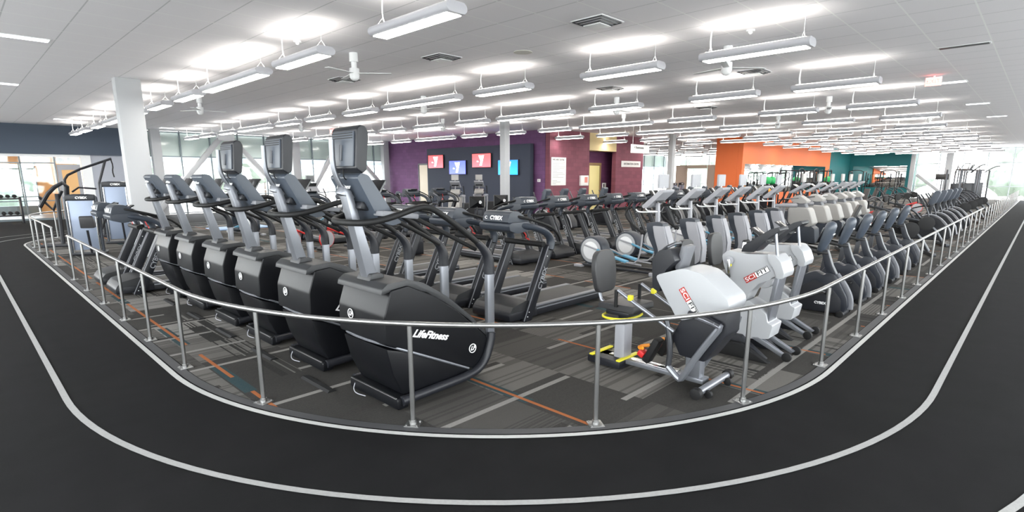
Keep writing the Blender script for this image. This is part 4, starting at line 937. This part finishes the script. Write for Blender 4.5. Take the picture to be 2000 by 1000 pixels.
def stand(x, y, l):
    t = thing('ball_rack', l, 'storage rack', (x, y, .006), 0, 'ball racks')
    for sx_ in (-.8, .8): B().box((sx_, 0, .8), (.05, .5, 1.6), .008).to('side_frame', SATIN, t)
    for z in (.45, .95, 1.5): B().box((0, 0, z), (1.6, .45, .04), .008).to('shelf', SATIN, t)
for k, (x, y) in enumerate([(38.4, 13.3), (52.3, 13.3)]):
    stand(x, y, 'black ball rack before the orange wall, %s one' % ('left' if k == 0 else 'right'))
    ball(x-.45, y, 1.80, .27, GREEN, 'green exercise ball on top of the %s ball rack, left side' % ('left' if k == 0 else 'right')); ball(x+.4, y, 1.80, .27, GREEN, 'green exercise ball on top of the %s ball rack, right side' % ('left' if k == 0 else 'right'))
    ball(x-.4, y, 1.21, .23, ORNG, 'orange exercise ball on the middle shelf of the %s ball rack, left side' % ('left' if k == 0 else 'right')); ball(x+.35, y, 1.21, .23, ORNG, 'orange exercise ball on the middle shelf of the %s ball rack, right side' % ('left' if k == 0 else 'right'))
# second bank of machines behind the middle treadmills
for i, x in enumerate([16.3, 17.4, 18.6, 20.2]):
    dup(ar, 'dark arc trainer before the plum wall, %s from the left' % ORD[i], (x, 14.3, .006), 0.)
for i in range(7): dup(ar, 'dark arc trainer behind the elliptical row, %s from the left' % ORD[i], (23.4+1.5*i, 12.6, .006), 0.)
def make_recumbent():                                 # recumbent bike with square pyramid backed screen
    t = thing('recumbent_bike', '', 'recumbent bike', group='recumbent bikes with square black screens')
    B().prism([(-.75, .05), (-.78, .45), (-.60, .62), (-.30, .55), (-.15, .05)], -.15, .15, .04, .06, 3).to('drive_shroud', SATIN, t)
    b_ = B().tube([(0, -.55, .55), (0, -.62, .9), (0, -.55, 1.12)], .035, 8, it=1); b_.to('mast', SATIN, t)
    bm = bmesh.new(); v = [bm.verts.new(p) for p in ((-.27, -.58, 1.02), (.27, -.58, 1.02), (.27, -.58, 1.42), (-.27, -.58, 1.42))]; ap = bm.verts.new((0, -.70, 1.22))
    w_ = [bm.verts.new(p) for p in ((-.27, -.50, 1.02), (.27, -.50, 1.02), (.27, -.50, 1.42), (-.27, -.50, 1.42))]
    for i in range(4): bm.faces.new((v[i], v[(i+1) % 4], ap)); bm.faces.new((v[i], v[(i+1) % 4], w_[(i+1) % 4], w_[i]))
    bm.faces.new(w_); b_ = B(); b_._add(bm); sc = b_.to('screen_housing', BLACK, t)
    B().cyl((.10, -.675, 1.22), (.10, -.655, 1.22), .055, 20).to('round_badge', WTXT, sc); text(sc, 'LF', .06, (.10, -.678, 1.22), (1, 0, 0), (0, 0, 1), BTXT)
    B().box((0, .1, .10), (.12, 1.5, .09), .012).to('floor_beam', SILV, t)
    B().box((0, .45, .52), (.42, .40, .08), .03).to('seat', PADM, t); B().box((0, .70, .85), (.42, .08, .6), .03, rx=.25).to('backrest', PADM, t)
    B().box((0, .50, .30), (.10, .2, .4), .01).to('seat_column', SILV, t)
    for s in (-1, 1):
        B().tube([(s*.27, .25, .72), (s*.28, .5, .70), (s*.20, .62, .55)], .018, 8, it=1).to('side_handle', RUBBER, t)
        B().box((s*.19, -.42+s*.12, .35), (.10, .12, .04), .01).to('pedal', RUBBER, t)
    return t
rc = make_recumbent(); tag(rc, 'recumbent bike with a square black screen seen left of the nearest treadmill console', 'recumbent bike', None, (9.0, 12.6, .006), -.5)
dup(rc, 'recumbent bike with a square black screen, just left of the middle white column', (13.3, 14.9, .006), -.5); dup(rc, 'recumbent bike with a square black screen, just right of the middle white column', (14.9, 15.3, .006), -.5)
# window side machines
for i, (x, y) in enumerate([(12.2, 20.6), (14.2, 20.9), (15.7, 20.4), (9.7, 20.2)]):
    dup(bk, 'dark upright bike near the back windows, %s' % ['second from the left', 'third from the left', 'rightmost one before the purple wall', 'leftmost one'][i], (x, y, .006), PI*.85, 'upright bikes near the back windows')
for i, (x, y) in enumerate([(16.8, 20.0), (18.4, 20.1)]): dup(am, 'pale cross trainer before the grey screen wall, %s one' % ('left', 'right')[i], (x, y, .006), -.9, 'pale cross trainers before the grey screen wall')
for i, (x, y) in enumerate([(7.6, 21.5), (10.9, 21.8)]): dup(el, 'light grey elliptical trainer near the back windows, %s one' % ('left', 'right')[i], (x, y, .006), PI, 'elliptical trainers near the back windows')
def make_spin():
    t = thing('spin_bike', '', 'spin bike', group='spin bikes with red wheels')
    B().cyl((-.03, -.35, .33), (.03, -.35, .33), .24, 28, .005).to('flywheel', LGREY, t)
    B().tube([(0, -.35+.25*math.cos(a), .33+.25*math.sin(a)) for a in [2*PI*k/24 for k in range(24)]], .022, 8, closed=True).to('flywheel_rim', RED, t)
    B().tube([(0, .45, .1), (0, .25, .8)], .03, 8).to('seat_tube', SATIN, t); B().tube([(0, -.45, .1), (0, -.30, 1.0)], .03, 8).to('head_tube', SATIN, t)
    B().tube([(0, .35, .4), (0, -.33, .65)], .03, 8).to('frame', RED, t); B().prism(rounded([(.1, .86), (.4, .84), (.38, .92), (.15, .9)], .02), -.09, .09, .02).to('saddle', RUBBER, t)
    B().tube([(-.2, -.1, 1.05), (-.2, -.32, 1.0), (.2, -.32, 1.0), (.2, -.1, 1.05)], .016, 8, it=1).to('handlebar', RUBBER, t)
    for y in (-.5, .5): B().box((0, y, .04), (.5, .08, .06), .01).to('floor_bar', SATIN, t)
    return t
sb = make_spin(); tag(sb, 'spin bike with a red-rimmed wheel, left one seen between stair climber posts', 'spin bike', None, (7.0, 15.3, .006), -PI/2+.5)
dup(sb, 'spin bike with a red-rimmed wheel, right one seen between stair climber posts', (7.9, 15.0, .006), -PI/2+.2)
for i, (x, y, l) in enumerate([(27.6, 5.4, 'beyond the arc trainers'), (37.9, 5.4, 'beside the cable rigs')]): dup(sb, 'spin bike with a red-rimmed wheel far right '+l, (x, y, .006), .3)
tag(B().box((0, 0, .02), (2.2, 1.3, .04), .01).to('exercise_mat', mat('pale_blue_mat', (.30, .42, .62), .7)), 'pale blue exercise mat on the floor near the back windows', 'mat', None, (8.3, 24.0, .006), 0)
# dumbbell rack by the storefront
t = thing('dumbbell_rack', 'black two-tier dumbbell rack in front of the left storefront', 'weight rack', (1.2, 34.3, 0), 0)
for x in (-1.1, 1.1): B().box((x, 0, .6), (.07, .5, 1.2), .01).to('side_frame', SATIN, t)
for z in (.35, 1.12): B().box((0, 0, z), (2.2, .45, .06), .01).to('shelf', SATIN, t)
def db(x, z, l):
    b_ = B().cyl((0, -.14, 0), (0, .14, 0), .018, 8); b_.cyl((0, -.16, 0), (0, -.06, 0), .08, 12, .01); b_.cyl((0, .06, 0), (0, .16, 0), .08, 12, .01)
    tag(b_.to('dumbbell', RUBBER), l, 'dumbbell', 'dumbbells on the two-tier rack', (x, 34.3, z))
for tier, z in (('lower', .46), ('upper', 1.235)):
    for k in range(9): db(.28+k*.23, z, 'black dumbbell on the %s tier of the rack, %s from the left' % (tier, ORD[k]))
# mannequin-dark speakers above the storefront door
for k, x in enumerate((4.25, 4.72)): tag(B().box((0, 0, 0), (.34, .2, .2), .03, ry=.2).to('wall_speaker', SATIN), 'dark speaker behind the glass above the storefront door, %s one' % ('left' if k == 0 else 'right'), 'speaker', None, (x-.1, 35.9, 2.95))

# ------------------------------------------------------------------ wall screens and signs
def tv(y0, y1, z0, z1, m, lab):
    t = thing('wall_screen', lab, 'television', (22.45, (y0+y1)/2, (z0+z1)/2), 0, 'screens on the dark grey panel'); wd = abs(y1-y0); hh = z1-z0
    B().box((.06, 0, 0), (.07, wd, hh), .01).to('bezel', BLK, t); B().box((.02, 0, 0), (.01, wd*.94, hh*.93)).to('lit_screen', m, t); B().box((.14, 0, 0), (.10, .4, .3), .01).to('wall_bracket', SATIN, t)
    k = hh*.36; X0 = .010
    def pl(pts, nm, mm): B().quad([(X0, -p[0]*k, p[1]*k) for p in pts]).to(nm, mm, t)
    pl([(-.78, 1), (-.12, 1), (.10, .42), (-.16, -.12)], 'logo_left_arm', SCR_W); pl([(.16, 1), (.84, 1), (.16, -1), (-.50, -1)], 'logo_right_arm', SCR_W)
    text(t, 'the', hh*.16, (X0, k*1.05, -hh*.06), (0, -1, 0), (0, 0, 1), SCR_W)
tv(29.6, 28.0, 2.62, 3.47, SCR_R, 'red wall screen with a white Y, leftmost on the dark panel'); tv(27.44, 25.8, 2.22, 3.08, SCR_P, 'violet-blue wall screen with a white Y, second from the left')
tv(25.25, 23.55, 2.62, 3.45, SCR_R, 'red wall screen with a white Y, partly behind the middle column'); tv(23.0, 21.35, 2.17, 3.04, SCR_B, 'bright blue wall screen with a white Y, right of the middle column')
t = thing('rules_board', 'tall white notice board headed WELLNESS CENTRE on the plum wall', 'sign', (23.75, 19.48, 2.37))
B().box((0, 0, 0), (1.28, .03, 1.52), .012, seg=3).to('board', BOARDW, t); text(t, 'WELLNESS CENTRE', .115, (-.05, -.018, .63), (1, 0, 0), (0, 0, 1), BTXT, bold=.003)
b_ = B()
for k in range(15):
    if k == 11: continue
    wd = (1.05, .95, .6, 1.08, 1.0, .62, .4, .9, 1.08, .5, .95, .3, .4, .7, .3)[k]; b_.box((-.54+wd/2, -.018, .50-k*.083), (wd, .004, .018))
b_.to('text_line', GTXT, t)
t = thing('information_sign', 'long white INFORMATION CENTRE sign on the plum wall', 'sign', (31.1, 19.47, 2.87))
B().box((0, 0, 0), (2.25, .04, .38), .015, seg=3).to('board', BOARDW, t); text(t, 'INFORMATION CENTRE', .165, (0, -.024, 0), (1, 0, 0), (0, 0, 1), BTXT, bold=.004)
t = thing('hanging_sign', 'white hanging Restrooms sign below the ceiling right of the plum wall', 'sign', (24.75, 15, 3.46), .0)
B().box((0, 0, 0), (1.7, .04, .42), .008).to('panel', BOARDW, t); text(t, '< Restrooms', .17, (-.15, -.024, .06), (1, 0, 0), (0, 0, 1), BTXT, bold=.003)
for s in (-1, 1): B().cyl((s*.7, 0, .2), (s*.7, 0, H-3.46), .008, 6).to('hanger', WHITEP, t)
t = thing('wall_cabinet', 'white wall box with a red and white picture beside the recess', 'cabinet', (26.05, 19.44, 1.86)); B().box((0, 0, 0), (.74, .12, .58), .01).to('case', BOARDW, t)
B().box((.12, -.065, .04), (.28, .005, .32)).to('picture', mat('salmon_print', (.75, .25, .2), .5), t)
t = thing('recess_notice', 'small white notice on the deep purple wall of the recess', 'notice', (29.6, 20.48, 1.5)); B().box((0, 0, 0), (.42, .03, .36), .005).to('board', BOARDW, t); B().box((-.05, -.018, .02), (.12, .004, .2)).to('dark_mark', BTXT, t)
t = thing('wall_switch_plate', 'small pale switch plate on the purple wall right of the screens', 'switch', (22.98, 20.25, 1.88)); B().box((0, 0, 0), (.02, .22, .16), .004).to('plate', BOARDW, t); B().box((-.012, 0, 0), (.01, .05, .08)).to('switch', LGREY, t)
t = thing('desk_monitor', 'small dark monitor standing far off before the right-hand windows', 'monitor', (62.5, 6.8, 0)); B().box((0, 0, 2.0), (.08, .95, .5), .01).to('panel', BLK, t); B().cyl((0, 0, .02), (0, 0, 1.8), .05).to('stand', SILVD, t); B().box((0, 0, .02), (.5, .5, .04), .01).to('base', SILVD, t)
